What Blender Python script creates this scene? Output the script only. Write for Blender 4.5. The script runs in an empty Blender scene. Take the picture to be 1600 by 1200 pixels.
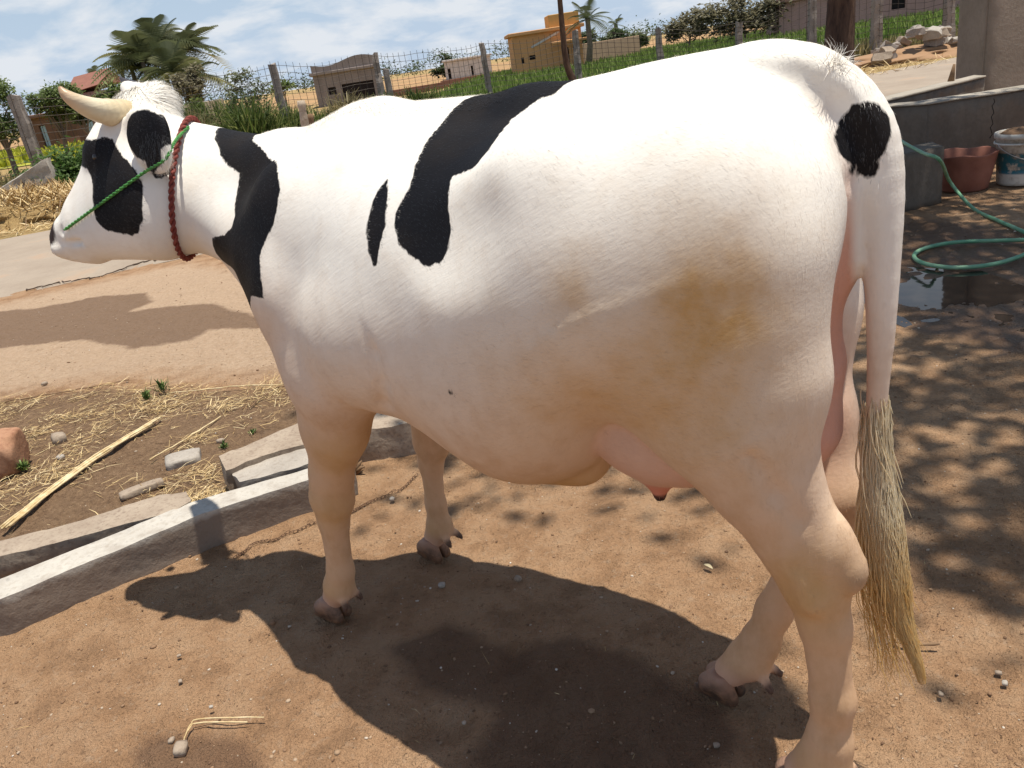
import bpy, bmesh, math, random
import numpy as np
from mathutils import Vector, Matrix
R = math.radians
random.seed(7)
rng = np.random.default_rng(11)
S = bpy.context.scene
COL = S.collection

# ------------------------------------------------------------------ camera
CAM_H, PITCH, ROLL, FOC = 1.5, 21.9, 8.7, 1262.0          # focal length in pixels of a 1600 px wide picture
_p, _r = R(PITCH), R(ROLL)
FWD = np.array([0, math.cos(_p), -math.sin(_p)])
_u0 = np.array([0, math.sin(_p), math.cos(_p)])
RGT = math.cos(_r) * np.array([1., 0, 0]) - math.sin(_r) * _u0
UPV = math.sin(_r) * np.array([1., 0, 0]) + math.cos(_r) * _u0
CPOS = np.array([0, 0, CAM_H])
cd = bpy.data.cameras.new("camera"); cam = bpy.data.objects.new("camera", cd); COL.objects.link(cam)
cd.sensor_width = 36; cd.lens = FOC / 1600 * 36; cd.clip_start = 0.05; cd.clip_end = 4000
m = Matrix(((RGT[0], UPV[0], -FWD[0], 0), (RGT[1], UPV[1], -FWD[1], 0), (RGT[2], UPV[2], -FWD[2], CAM_H), (0, 0, 0, 1)))
cam.matrix_world = m
S.camera = cam

# ------------------------------------------------------------------ world, sun, exposure
SUN_DIR = np.array([0.22, -0.04, 1.4]); SUN_DIR = SUN_DIR / np.linalg.norm(SUN_DIR)
sun_el = math.asin(SUN_DIR[2]); sun_az = math.atan2(SUN_DIR[0], SUN_DIR[1])     # azimuth clockwise from +Y
W = bpy.data.worlds.new("World"); S.world = W; W.use_nodes = True
nt = W.node_tree; nt.nodes.clear()
wo = nt.nodes.new("ShaderNodeOutputWorld"); bg = nt.nodes.new("ShaderNodeBackground")
sky = nt.nodes.new("ShaderNodeTexSky"); sky.sky_type = 'NISHITA'; sky.sun_disc = False
sky.sun_elevation = sun_el; sky.sun_rotation = sun_az; sky.air_density = 1.25; sky.dust_density = 0.35; sky.ozone_density = 2.2; sky.altitude = 300
bg.inputs[1].default_value = 0.072
# thin cloud sheets over the blue
tc = nt.nodes.new("ShaderNodeTexCoord"); sep = nt.nodes.new("ShaderNodeSeparateXYZ")
nt.links.new(tc.outputs["Generated"], sep.inputs[0])
zc = nt.nodes.new("ShaderNodeMath"); zc.operation = 'MAXIMUM'; zc.inputs[1].default_value = 0.0
nt.links.new(sep.outputs[2], zc.inputs[0])
za = nt.nodes.new("ShaderNodeMath"); za.operation = 'ADD'; za.inputs[1].default_value = 0.30
nt.links.new(zc.outputs[0], za.inputs[0])
dx = nt.nodes.new("ShaderNodeMath"); dx.operation = 'DIVIDE'; dy = nt.nodes.new("ShaderNodeMath"); dy.operation = 'DIVIDE'
nt.links.new(sep.outputs[0], dx.inputs[0]); nt.links.new(za.outputs[0], dx.inputs[1])
nt.links.new(sep.outputs[1], dy.inputs[0]); nt.links.new(za.outputs[0], dy.inputs[1])
cmb = nt.nodes.new("ShaderNodeCombineXYZ"); nt.links.new(dx.outputs[0], cmb.inputs[0]); nt.links.new(dy.outputs[0], cmb.inputs[1])
cn = nt.nodes.new("ShaderNodeTexNoise"); cn.inputs["Scale"].default_value = 3.4; cn.inputs["Detail"].default_value = 9; cn.inputs["Roughness"].default_value = 0.58; cn.inputs["Distortion"].default_value = 0.25
nt.links.new(cmb.outputs[0], cn.inputs["Vector"])
cr = nt.nodes.new("ShaderNodeValToRGB"); cr.color_ramp.elements[0].position = 0.42; cr.color_ramp.elements[1].position = 0.60
nt.links.new(cn.outputs[0], cr.inputs[0])
mx = nt.nodes.new("ShaderNodeMix"); mx.data_type = 'RGBA'
mx.inputs["B"].default_value = (8.4, 8.7, 9.1, 1)
mf = nt.nodes.new("ShaderNodeMath"); mf.operation = 'MULTIPLY'; mf.inputs[1].default_value = 0.85
fd = nt.nodes.new("ShaderNodeMapRange"); fd.inputs["From Min"].default_value = .22; fd.inputs["From Max"].default_value = .55; fd.inputs["To Min"].default_value = 1.0; fd.inputs["To Max"].default_value = .12
nt.links.new(sep.outputs[2], fd.inputs[0]); mg = nt.nodes.new("ShaderNodeMath"); mg.operation = 'MULTIPLY'; nt.links.new(cr.outputs[0], mg.inputs[0]); nt.links.new(fd.outputs[0], mg.inputs[1])
hb = nt.nodes.new("ShaderNodeMapRange"); hb.interpolation_type = 'SMOOTHSTEP'; hb.inputs["From Min"].default_value = .02; hb.inputs["From Max"].default_value = .17; hb.inputs["To Min"].default_value = .92; hb.inputs["To Max"].default_value = .2; hb.inputs["From Max"].default_value = .3
nt.links.new(sep.outputs[2], hb.inputs[0])
nt.links.new(mg.outputs[0], mf.inputs[0]); nt.links.new(mf.outputs[0], mx.inputs["Factor"])
hz_ = nt.nodes.new('ShaderNodeMix'); hz_.data_type = 'RGBA'; hz_.inputs['B'].default_value = (5.2, 6.5, 8.3, 1); nt.links.new(hb.outputs[0], hz_.inputs['Factor']); nt.links.new(sky.outputs[0], hz_.inputs['A']); nt.links.new(hz_.outputs['Result'], mx.inputs['A']); nt.links.new(mx.outputs["Result"], bg.inputs[0]); nt.links.new(bg.outputs[0], wo.inputs[0])
sl = bpy.data.lights.new("sun", 'SUN'); sl.energy = 4.6; sl.angle = R(0.53); sl.color = (1.0, 0.94, 0.83)
so = bpy.data.objects.new("sun", sl); COL.objects.link(so)
so.rotation_euler = Vector(SUN_DIR).to_track_quat('Z', 'Y').to_euler(); so.location = (0, 0, 30)
S.view_settings.view_transform = 'Standard'; S.view_settings.look = 'None'; S.view_settings.gamma = 1.0
S.view_settings.exposure = 0.42
S.view_settings.use_curve_mapping = False
S.cycles.max_bounces = 6

# ------------------------------------------------------------------ helpers
def ray(px, py):
    d = FWD * FOC + RGT * (px - 800) + UPV * (600 - py)
    return d / np.linalg.norm(d)
def gnd(px, py, z=0.0):                     # where the sight line of a photo pixel meets height z
    d = ray(px, py); return CPOS + d * ((z - CAM_H) / d[2])
def atd(px, py, y):                         # ... reaches world distance y
    d = ray(px, py); return CPOS + d * (y / d[1])
def tag(o, label=None, cat=None, group=None, kind=None):
    if label: o["label"] = label
    if cat: o["category"] = cat
    if group: o["group"] = group
    if kind: o["kind"] = kind
    return o
def empty(name, loc=(0, 0, 0), rz=0):
    o = bpy.data.objects.new(name, None); COL.objects.link(o); o.location = loc; o.rotation_euler = (0, 0, rz); o.empty_display_size = 0.2
    return o
def mesh_obj(name, verts, faces, mat=None, parent=None, smooth=False):
    me = bpy.data.meshes.new(name)
    me.from_pydata([tuple(map(float, v)) for v in verts], [], [tuple(int(i) for i in f) for f in faces])
    if mat: me.materials.append(mat)
    if smooth: me.polygons.foreach_set("use_smooth", [True] * len(me.polygons))
    me.update()
    o = bpy.data.objects.new(name, me); COL.objects.link(o)
    if parent: o.parent = parent
    return o
def bm_obj(name, bm, mat=None, parent=None, smooth=False):
    me = bpy.data.meshes.new(name); bm.to_mesh(me); bm.free()
    if mat: me.materials.append(mat)
    if smooth: me.polygons.foreach_set("use_smooth", [True] * len(me.polygons))
    o = bpy.data.objects.new(name, me); COL.objects.link(o)
    if parent: o.parent = parent
    return o
def np_mesh(name, V, Fc, n, mat=None, parent=None, smooth=False, attrs=None):
    """fast mesh: V (N,3), Fc flat face array with n verts per face"""
    me = bpy.data.meshes.new(name); Fc = np.asarray(Fc, dtype=np.int32).ravel(); nf = len(Fc) // n
    me.vertices.add(len(V)); me.vertices.foreach_set("co", np.asarray(V, dtype=np.float32).ravel())
    me.loops.add(len(Fc)); me.loops.foreach_set("vertex_index", Fc)
    me.polygons.add(nf); me.polygons.foreach_set("loop_start", np.arange(nf, dtype=np.int32) * n)
    me.polygons.foreach_set("loop_total", np.full(nf, n, dtype=np.int32))
    if smooth: me.polygons.foreach_set("use_smooth", np.ones(nf, dtype=bool))
    if mat: me.materials.append(mat)
    me.update(calc_edges=True); me.validate()
    for k, a in (attrs or {}).items():
        at = me.attributes.new(k, 'FLOAT', 'POINT'); at.data.foreach_set("value", np.asarray(a, dtype=np.float32))
    o = bpy.data.objects.new(name, me); COL.objects.link(o)
    if parent: o.parent = parent
    return o

class NT:
    """small node-graph builder"""
    def __init__(s, name, rough=0.9, spec=0.3):
        s.m = bpy.data.materials.new(name); s.m.use_nodes = True; s.t = s.m.node_tree
        s.b = s.t.nodes["Principled BSDF"]; s.b.inputs["Roughness"].default_value = rough
        s.b.inputs["Specular IOR Level"].default_value = spec; s._c = None
    def n(s, typ, **kw):
        nd = s.t.nodes.new(typ)
        for k, v in kw.items(): setattr(nd, k, v)
        return nd
    def lk(s, a, b): s.t.links.new(a, b)
    def co(s, kind="Object", scale=None, rot=None):
        if s._c is None: s._c = s.n("ShaderNodeTexCoord")
        out = s._c.outputs[kind]
        if scale is not None or rot is not None:
            mp = s.n("ShaderNodeMapping")
            if scale is not None: mp.inputs["Scale"].default_value = scale if hasattr(scale, '__len__') else (scale,) * 3
            if rot is not None: mp.inputs["Rotation"].default_value = rot
            s.lk(out, mp.inputs[0]); out = mp.outputs[0]
        return out
    def noise(s, scale, detail=4, rough=.55, vec=None, dist=0):
        nd = s.n("ShaderNodeTexNoise"); nd.inputs["Scale"].default_value = scale; nd.inputs["Detail"].default_value = detail
        nd.inputs["Roughness"].default_value = rough; nd.inputs["Distortion"].default_value = dist
        s.lk(vec if vec is not None else s.co(), nd.inputs["Vector"]); return nd.outputs[0]
    def voro(s, scale, vec=None, feature='F1', out=0):
        nd = s.n("ShaderNodeTexVoronoi", feature=feature); nd.inputs["Scale"].default_value = scale
        s.lk(vec if vec is not None else s.co(), nd.inputs["Vector"]); return nd.outputs[out]
    def ramp(s, src, stops, interp='LINEAR'):
        nd = s.n("ShaderNodeValToRGB"); e = nd.color_ramp.elements; nd.color_ramp.interpolation = interp
        while len(e) < len(stops): e.new(0.5)
        for i, (p, c) in enumerate(stops):
            e[i].position = p; e[i].color = (c, c, c, 1) if not hasattr(c, '__len__') else (*c, 1)
        s.lk(src, nd.inputs[0]); return nd.outputs[0]
    def mix(s, fac, a, b, mode='MIX'):
        nd = s.n("ShaderNodeMix", data_type='RGBA', blend_type=mode)
        for key, v in (("Factor", fac), ("A", a), ("B", b)):
            if hasattr(v, 'links') or isinstance(v, bpy.types.NodeSocket): s.lk(v, nd.inputs[key])
            elif key == "Factor": nd.inputs[key].default_value = v
            else: nd.inputs[key].default_value = (*v, 1) if hasattr(v, '__len__') else (v, v, v, 1)
        return nd.outputs["Result"]
    def math(s, op, a, b=0.0, clamp=False):
        nd = s.n("ShaderNodeMath", operation=op, use_clamp=clamp)
        for i, v in enumerate((a, b)):
            if isinstance(v, bpy.types.NodeSocket): s.lk(v, nd.inputs[i])
            else: nd.inputs[i].default_value = v
        return nd.outputs[0]
    def attr(s, name, out="Fac"):
        nd = s.n("ShaderNodeAttribute"); nd.attribute_name = name; return nd.outputs[out]
    def color(s, c):
        if isinstance(c, bpy.types.NodeSocket): s.lk(c, s.b.inputs["Base Color"])
        else: s.b.inputs["Base Color"].default_value = (*c, 1)
        return s
    def bump(s, h, dist=0.01, strength=1.0):
        nd = s.n("ShaderNodeBump"); nd.inputs["Strength"].default_value = strength; nd.inputs["Distance"].default_value = dist
        s.lk(h, nd.inputs["Height"])
        if s.b.inputs["Normal"].is_linked: s.lk(s.b.inputs["Normal"].links[0].from_socket, nd.inputs["Normal"])
        s.lk(nd.outputs[0], s.b.inputs["Normal"]); return s
    def rough(s, r):
        if isinstance(r, bpy.types.NodeSocket): s.lk(r, s.b.inputs["Roughness"])
        else: s.b.inputs["Roughness"].default_value = r
        return s

def tube(path, rad, n=8, cap=True, V=None, Fq=None):
    """tube along path (list of points) with radii; returns verts, quad/ngon faces"""
    P = [np.array(p, float) for p in path]; V = [] if V is None else V; Fq = [] if Fq is None else Fq
    rad = rad if hasattr(rad, '__len__') else [rad] * len(P)
    base = len(V); nrm = None
    for i, p in enumerate(P):
        t = P[min(i + 1, len(P) - 1)] - P[max(i - 1, 0)]; t = t / (np.linalg.norm(t) + 1e-9)
        if nrm is None:
            a = np.array([0, 0, 1.]) if abs(t[2]) < .9 else np.array([1., 0, 0]); nrm = np.cross(t, a)
        nrm = nrm - t * (nrm @ t); nrm /= np.linalg.norm(nrm) + 1e-9; bn = np.cross(t, nrm)
        for k in range(n):
            a = 2 * math.pi * k / n; V.append(p + rad[i] * (math.cos(a) * nrm + math.sin(a) * bn))
    for i in range(len(P) - 1):
        for k in range(n):
            a = base + i * n + k; b = base + i * n + (k + 1) % n
            Fq.append((a, b, b + n, a + n))
    if cap:
        Fq.append(tuple(base + k for k in range(n))[::-1]); Fq.append(tuple(base + (len(P) - 1) * n + k for k in range(n)))
    return V, Fq
def spline(pts, n):
    """Catmull-Rom through rows of pts, n samples in all"""
    P = np.array(pts, float); P = np.vstack([2 * P[0] - P[1], P, 2 * P[-1] - P[-2]]); out = []
    for t in np.linspace(0, len(P) - 3 - 1e-6, n):
        i = int(t); f = t - i; a, b, c, d = P[i:i + 4]
        out.append(.5 * (2 * b + (c - a) * f + (2 * a - 5 * b + 4 * c - d) * f * f + (3 * b - a - 3 * c + d) * f ** 3))
    return np.array(out)

COW_H = .008; N_FUR = 170000

# ================================================================== THE COW
AX = R(39.5)
CD = np.array([-math.cos(AX), math.sin(AX), 0.]); CN = np.array([-math.sin(AX), -math.cos(AX), 0.])
CO = np.array([-.495, 2.186, 0.])
COWM = np.array([[CD[0], CN[0], 0], [CD[1], CN[1], 0], [0, 0, 1]])            # local (forward, left, up) -> world
def to_local(P): return (np.asarray(P) - CO) @ COWM
def to_world(P): return np.asarray(P) @ COWM.T + CO
def lp(px, py, y):                           # cow-local point on the plane at lateral offset y
    d = ray(px, py); P = CO + CN * y; t = ((P - CPOS) @ CN) / (d @ CN); return to_local(CPOS + t * d)
def ld(px, py, dep):                         # cow-local point at optical depth dep
    d = ray(px, py); return to_local(CPOS + d * dep / (d @ FWD))
D0 = float((to_world(np.array([.36, .10, 1.53])) - CPOS) @ FWD)

class Field:
    def __init__(s, lo, hi, h):
        s.lo = np.array(lo, float); s.h = h; s.n = np.ceil((np.array(hi) - s.lo) / h).astype(int) + 1
        s.F = np.full(tuple(s.n), .25, np.float32)
    def box(s, lo, hi):
        a = np.clip(np.floor((np.array(lo) - s.lo) / s.h).astype(int), 0, s.n - 1); b = np.clip(np.ceil((np.array(hi) - s.lo) / s.h).astype(int) + 1, 1, s.n)
        sl_ = tuple(slice(a[i], b[i]) for i in range(3))
        ax = [(s.lo[i] + s.h * np.arange(a[i], b[i])).astype(np.float32) for i in range(3)]
        return sl_, np.meshgrid(*ax, indexing='ij', sparse=True)
    def put(s, sl_, d, k, sub=False):
        F = s.F[sl_]; d = d.astype(np.float32)
        if sub:
            d = -d; h = np.maximum(k - np.abs(F - d), 0) / k; s.F[sl_] = np.maximum(F, d) + h * h * k * .25
        else:
            h = np.maximum(k - np.abs(F - d), 0) / k; s.F[sl_] = np.minimum(F, d) - h * h * k * .25
    def seg(s, a, b, ra, rb, k=.04, flat=None, sc=1., sub=False):
        a = np.array(a, float); b = np.array(b, float); m = max(ra, rb) + k + .03
        sl_, (X, Y, Z) = s.box(np.minimum(a, b) - m, np.maximum(a, b) + m)
        v = b - a; L2 = v @ v + 1e-9
        t = np.clip(((X - a[0]) * v[0] + (Y - a[1]) * v[1] + (Z - a[2]) * v[2]) / L2, 0, 1)
        qx, qy, qz = X - a[0] - t * v[0], Y - a[1] - t * v[1], Z - a[2] - t * v[2]
        d2 = qx * qx + qy * qy + qz * qz
        if flat is not None:
            f = np.array(flat, float); f /= np.linalg.norm(f); c = qx * f[0] + qy * f[1] + qz * f[2]
            d2 = d2 + c * c * (1 / sc ** 2 - 1)
        r = ra + (rb - ra) * t
        d = (np.sqrt(d2) - r) * (sc if flat is not None and sc < 1 else 1) ** .5
        s.put(sl_, d, k, sub)
    def ell(s, c, r, k=.04, rot=None, sub=False):
        c = np.array(c, float); r = np.array(r, float); m = r.max() + k + .03
        sl_, (X, Y, Z) = s.box(c - m, c + m); P = [X - c[0], Y - c[1], Z - c[2]]
        if rot is not None:
            M = np.array(Matrix.Rotation(0, 3, 'X')) if rot is None else rot
            P = [P[0] * M[0][i] + P[1] * M[1][i] + P[2] * M[2][i] for i in range(3)]
        k0 = np.sqrt((P[0] / r[0]) ** 2 + (P[1] / r[1]) ** 2 + (P[2] / r[2]) ** 2)
        k1 = np.sqrt((P[0] / r[0] ** 2) ** 2 + (P[1] / r[1] ** 2) ** 2 + (P[2] / r[2] ** 2) ** 2) + 1e-6
        s.put(sl_, k0 * (k0 - 1) / k1, k, sub)
    def chain(s, pts, k=.04, flat=None, sc=1.):
        for p, q in zip(pts[:-1], pts[1:]): s.seg(p[:3], q[:3], p[3], q[3], k, flat, sc)
    def surface(s):
        F = s.F; sg = F < 0
        occ = sg[:-1, :-1, :-1].astype(np.int8).copy()
        for i in (0, 1):
            for j in (0, 1):
                for k in (0, 1):
                    if i + j + k: occ += sg[i:sg.shape[0] - 1 + i, j:sg.shape[1] - 1 + j, k:sg.shape[2] - 1 + k]
        act = (occ > 0) & (occ < 8); I = np.argwhere(act); idx = np.full(act.shape, -1, np.int64); idx[act] = np.arange(len(I))
        cs = [(0, 0, 0), (1, 0, 0), (0, 1, 0), (1, 1, 0), (0, 0, 1), (1, 0, 1), (0, 1, 1), (1, 1, 1)]
        val = [F[I[:, 0] + c[0], I[:, 1] + c[1], I[:, 2] + c[2]] for c in cs]
        acc = np.zeros((len(I), 3)); cnt = np.zeros(len(I))
        for a in range(8):
            for b in range(a + 1, 8):
                if sum(abs(cs[a][i] - cs[b][i]) for i in range(3)) != 1: continue
                m_ = (val[a] < 0) != (val[b] < 0); t = val[a] / (val[a] - val[b] + 1e-12)
                p = np.array(cs[a])[None] + t[:, None] * (np.array(cs[b]) - np.array(cs[a]))[None]
                acc[m_] += p[m_]; cnt[m_] += 1
        V = (I + acc / cnt[:, None]) * s.h + s.lo
        Q = []
        for ax in range(3):
            u, v = [(1, 2), (2, 0), (0, 1)][ax]
            s0 = [slice(None)] * 3; s1 = [slice(None)] * 3; s0[ax] = slice(0, -1); s1[ax] = slice(1, None)
            A = sg[tuple(s0)]; B = sg[tuple(s1)]; E_ = np.argwhere(A != B)
            E_ = E_[(E_[:, u] > 0) & (E_[:, v] > 0) & (E_[:, u] < F.shape[u] - 1) & (E_[:, v] < F.shape[v] - 1)]
            def cell(du, dv):
                c = E_.copy(); c[:, u] += du; c[:, v] += dv; return idx[c[:, 0], c[:, 1], c[:, 2]]
            q = np.stack([cell(-1, -1), cell(0, -1), cell(0, 0), cell(-1, 0)], 1)
            fl = ~A[E_[:, 0], E_[:, 1], E_[:, 2]]; q[fl] = q[fl][:, ::-1]
            Q.append(q[(q >= 0).all(1)])
        return V, np.vstack(Q)
def lap_smooth(V, Q, it, f=.5):
    e = np.vstack([Q[:, [0, 1]], Q[:, [1, 2]], Q[:, [2, 3]], Q[:, [3, 0]]])
    for i in range(it):
        for g in ((f, -f * 1.03) if it > 2 else (f,)):
            acc = np.zeros_like(V); c = np.zeros(len(V))
            for a in range(3):
                acc[:, a] = np.bincount(e[:, 0], V[e[:, 1], a], len(V)) + np.bincount(e[:, 1], V[e[:, 0], a], len(V))
            c = np.bincount(e[:, 0], minlength=len(V)) + np.bincount(e[:, 1], minlength=len(V))
            V = V + g * (acc / c[:, None] - V)
    return V

def build_field(h):
    f = Field((-1.62, -.5, -.02), (1.12, .62, 1.68), h)
    # torso: stations x, top, bottom, half width, height of the widest point
    st = np.array([[.07, 1.22, .96, .07, 1.08], [.03, 1.30, .90, .12, 1.06], [-.04, 1.34, .80, .18, 1.04], [-.14, 1.365, .70, .235, 1.03], [-.3, 1.415, .645, .275, 1.02],
                   [-.5, 1.415, .65, .335, 1.0], [-.75, 1.405, .60, .375, .98], [-.88, 1.41, .635, .374, 1.0], [-.97, 1.418, .72, .368, 1.04], [-1.07, 1.43, .85, .35, 1.10],
                   [-1.2, 1.43, .91, .31, 1.15], [-1.30, 1.41, .95, .25, 1.18], [-1.39, 1.35, 1.04, .13, 1.2], [-1.43, 1.3, 1.1, .06, 1.2]])[::-1]
    sl_, (X, Y, Z) = f.box((-1.52, -.5, .5), (.2, .5, 1.6))
    xs = X[:, 0, 0]; fine = spline(st, 120); col = [np.interp(xs, fine[:, 0], fine[:, i]).reshape(-1, 1, 1) for i in (1, 2, 3, 4)]
    zt, zb, w, zc_ = col
    hh = np.where(Z > zc_, zt - zc_, zc_ - zb); kf = np.clip((xs + .75) / .35, 0, 1).reshape(-1, 1, 1); pw = np.where(Z > zc_, 2.15, 2.1 - .62 * kf)
    kk = ((np.abs(Y) / w) ** pw + (np.abs(Z - zc_) / hh) ** pw) ** (1 / pw)
    d = (kk - 1) * np.minimum(w, hh) * .85
    ends = np.maximum(X - .07, -1.43 - X); d = np.maximum(d, ends)
    f.put(sl_, d, .02)
    for s in (1, -1):
        f.ell((-.20, s * .15, 1.09), (.165, .11, .25), .09)                 # shoulder blade
        f.ell((-.12, s * .14, .98), (.08, .09, .13), .08)                   # point of shoulder
        f.ell((-.98, s * .235, 1.27), (.08, .05, .05), .14)                # hook bone
        f.ell((-1.19, s * .155, 1.23), (.20, .14, .17), .06)                 # rump
        f.ell((-1.355, s * .125, 1.22), (.065, .06, .09), .05)               # pin bone
        f.ell((-.50, s * .20, .98), (.22, .13, .14), .1)                    # ribs
    f.seg((-.35, 0, 1.375), (-.8, 0, 1.375), .04, .04, .08); f.seg((-.8, 0, 1.375), (-1.28, 0, 1.405), .04, .05, .08)                  # spine ridge
    f.seg((-.02, 0, 1.32), (-.38, 0, 1.385), .04, .045, .08)                   # withers
    f.ell((-.78, .02, .66), (.13, .10, .07), .05); f.ell((-.845, .06, .655), (.07, .05, .06), .025)                          # navel fold
    f.ell((-1.0, .25, 1.32), (.07, .045, .045), .08); f.ell((-.84, .405, 1.25), (.12, .10, .10), .07, sub=True)
    f.seg((-.17, .195, 1.25), (-.20, .262, 1.06), .018, .028, .07)                # spine of the shoulder blade
    f.seg((-.36, .345, 1.22), (-.40, .395, 1.02), .02, .026, .06, sub=True)
    # near legs --------------------------------------------------------
    N = (0, 1, 0)
    f.chain([(-.20, .2, 1.05, .13), (-.27, .22, .86, .12), (-.205, .20, .70, .088), (-.125, .19, .53, .062)], .05, N, .8)
    f.chain([(-.125, .19, .53, .060), (-.103, .19, .455, .062), (-.083, .19, .38, .044), (-.055, .19, .2, .039), (-.028, .19, .135, .045), (.012, .19, .085, .037)], .025, N, .85)
    f.seg((-.065, .165, .105), (-.075, .16, .09), .0115, .009, .012); f.seg((-.065, .215, .105), (-.075, .22, .09), .0115, .009, .012)
    f.chain([(-.19, -.2, 1.05, .13), (-.22, -.21, .86, .125), (-.19, -.20, .68, .085), (-.145, -.19, .52, .060)], .05, N, .8)
    f.chain([(-.145, -.19, .52, .058), (-.135, -.19, .45, .058), (-.112, -.19, .37, .038), (-.097, -.19, .22, .032), (-.095, -.19, .135, .041), (-.06, -.19, .085, .037)], .025, N, .85)
    f.seg((-.135, -.17, .105), (-.15, -.165, .09), .0115, .009, .012); f.seg((-.135, -.215, .105), (-.15, -.22, .09), .0115, .009, .012)
    # hind legs: thigh, gaskin, hock, cannon
    f.ell((-.98, .17, 1.12), (.28, .17, .2), .1)
    f.ell((-1.195, .175, 1.06), (.205, .13, .27), .08)
    f.chain([(-1.21, .19, .99, .155), (-1.265, .19, .87, .118), (-1.308, .175, .755, .080), (-1.368, .16, .635, .060), (-1.395, .155, .55, .053)], .06, N, .72)
    f.chain([(-1.31, .17, 1.15, .10), (-1.32, .17, .95, .088), (-1.335, .17, .80, .040), (-1.425, .16, .65, .020), (-1.447, .155, .61, .024)], .05, N, .8)   # hamstring and point of hock
    f.chain([(-1.395, .155, .55, .056), (-1.41, .15, .47, .044), (-1.425, .15, .30, .038), (-1.42, .15, .19, .040), (-1.41, .15, .135, .047), (-1.37, .145, .085, .040)], .025, N, .85)
    cr_ = [(-1.33, .266, .86, .001), (-1.362, .245, .78, .004), (-1.392, .225, .72, .004)]
    for p, q in zip(cr_[:-1], cr_[1:]): f.seg(p[:3], q[:3], p[3], q[3], .03, sub=True)
    f.ell((-1.458, .16, .60), (.022, .022, .032), .02)
    f.seg((-1.45, .125, .115), (-1.465, .12, .1), .014, .011, .012); f.seg((-1.45, .175, .115), (-1.465, .18, .1), .014, .011, .012)
    f.ell((-1.17, -.17, 1.06), (.20, .12, .27), .06)
    f.chain([(-1.18, -.19, .95, .18), (-1.16, -.18, .82, .14), (-1.24, -.14, .70, .085), (-1.33, -.10, .58, .060), (-1.335, -.095, .52, .052)], .06, N, .75)
    f.chain([(-1.29, -.15, .95, .08), (-1.33, -.13, .76, .045), (-1.375, -.10, .60, .03)], .05, N, .8)
    f.chain([(-1.335, -.095, .52, .052), (-1.29, -.085, .42, .042), (-1.235, -.07, .28, .037), (-1.205, -.06, .19, .040), (-1.18, -.055, .135, .046), (-1.135, -.05, .085, .039)], .025, N, .85)
    f.seg((-1.225, -.08, .105), (-1.24, -.085, .09), .0115, .009, .012); f.seg((-1.225, -.03, .105), (-1.24, -.025, .09), .0115, .009, .012)
    f.seg((-1.415, .203, .50), (-1.42, .196, .22), .004, .005, .018, sub=True); f.seg((-.072, .236, .39), (-.055, .236, .2), .004, .005, .018, sub=True)
    f.seg((-1.385, .205, .60), (-1.40, .20, .54), .012, .012, .02); f.ell((-1.435, .165, .655), (.018, .016, .05), .02)
    # udder and teats
    f.ell((-1.09, .07, .80), (.19, .145, .133), .012); f.ell((-1.25, 0, .80), (.13, .12, .16), .04)
    f.seg((-1.35, .005, 1.12), (-1.345, .01, .92), .042, .05, .03); f.seg((-1.345, .01, .92), (-1.325, .015, .80), .05, .072, .03)
    f.seg((-1.07, .11, .73), (-1.075, .115, .645), .042, .014, .03); f.seg((-1.20, .11, .74), (-1.205, .115, .68), .034, .013, .02)
    f.seg((-1.03, -.07, .68), (-1.03, -.075, .625), .03, .013, .02)
    # tail
    tl_ = spline([(-1.25, 0, 1.41, .05), (-1.35, 0, 1.39, .05), (-1.41, 0, 1.33, .05), (-1.442, 0, 1.25, .040), (-1.453, 0, 1.1, .029), (-1.455, 0, .95, .021), (-1.452, 0, .84, .017), (-1.450, 0, .74, .014), (-1.455, 0, .62, .010)], 30)
    f.chain([tuple(q) for q in tl_[:5]], .02); f.chain([tuple(q) for q in tl_[4:]], .0015)
    f.ell((-1.39, 0.02, 1.15), (.03, .026, .075), .02)                      # vulva
    f.seg((-1.425, .06, 1.24), (-1.40, .055, .95), .01, .02, .03, sub=True)
    # creases: tail head, elbow
    cr_ = [(-1.27, .075, 1.437, .004), (-1.333, .066, 1.415, .010), (-1.372, .064, 1.392, .016), (-1.398, .062, 1.36, .020), (-1.425, .066, 1.315, .022), (-1.435, .062, 1.26, .022)]
    for p, q in zip(cr_[:-1], cr_[1:]): f.seg(p[:3], q[:3], p[3], q[3], .025, sub=True)
    f.ell((-.44, .245, .96), (.15, .10, .15), .05); f.ell((-.42, -.24, .98), (.15, .085, .15), .05)
    cr_ = [(-.575, .37, 1.06, .002), (-.60, .37, 1.0, .008), (-.60, .365, .93, .012), (-.56, .34, .86, .016), (-.48, .32, .79, .02)]
    for p, q in zip(cr_[:-1], cr_[1:]): f.seg(p[:3], q[:3], p[3], q[3], .02, sub=True)
    # neck
    for s in range(1):
        a = ld(255, 235, D0 + .05); b = lp(350, 290, .03); c = lp(450, 300, 0)
        f.seg(a, b, .10, .13, .08); f.seg(b, c, .13, .145, .08); f.seg((-.05, 0, 1.30), (-.30, 0, 1.345), .075, .07, .06)
        a = ld(280, 315, D0 + .03); b = lp(362, 325, .03); c = lp(478, 380, 0)
        f.seg(a, b, .115, .125, .06); f.seg(b, c, .12, .16, .06)
        f.seg(lp(345, 372, 0), lp(440, 468, .05), .03, .07, .06); f.seg(lp(345, 320, .05), lp(435, 390, .15), .10, .11, .06)               # dewlap
    # head
    hp = lambda x, y, d: ld(x, y, D0 + d)
    f.ell(hp(220, 222, .05), (.10, .10, .105), .05)
    f.seg(hp(205, 250, .05), hp(120, 364, .15), .105, .048, .04)
    f.seg(hp(183, 222, .05), hp(175, 250, .05), .055, .055, .04)
    f.seg(hp(238, 300, .02), hp(150, 352, .10), .115, .075, .06)
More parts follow.
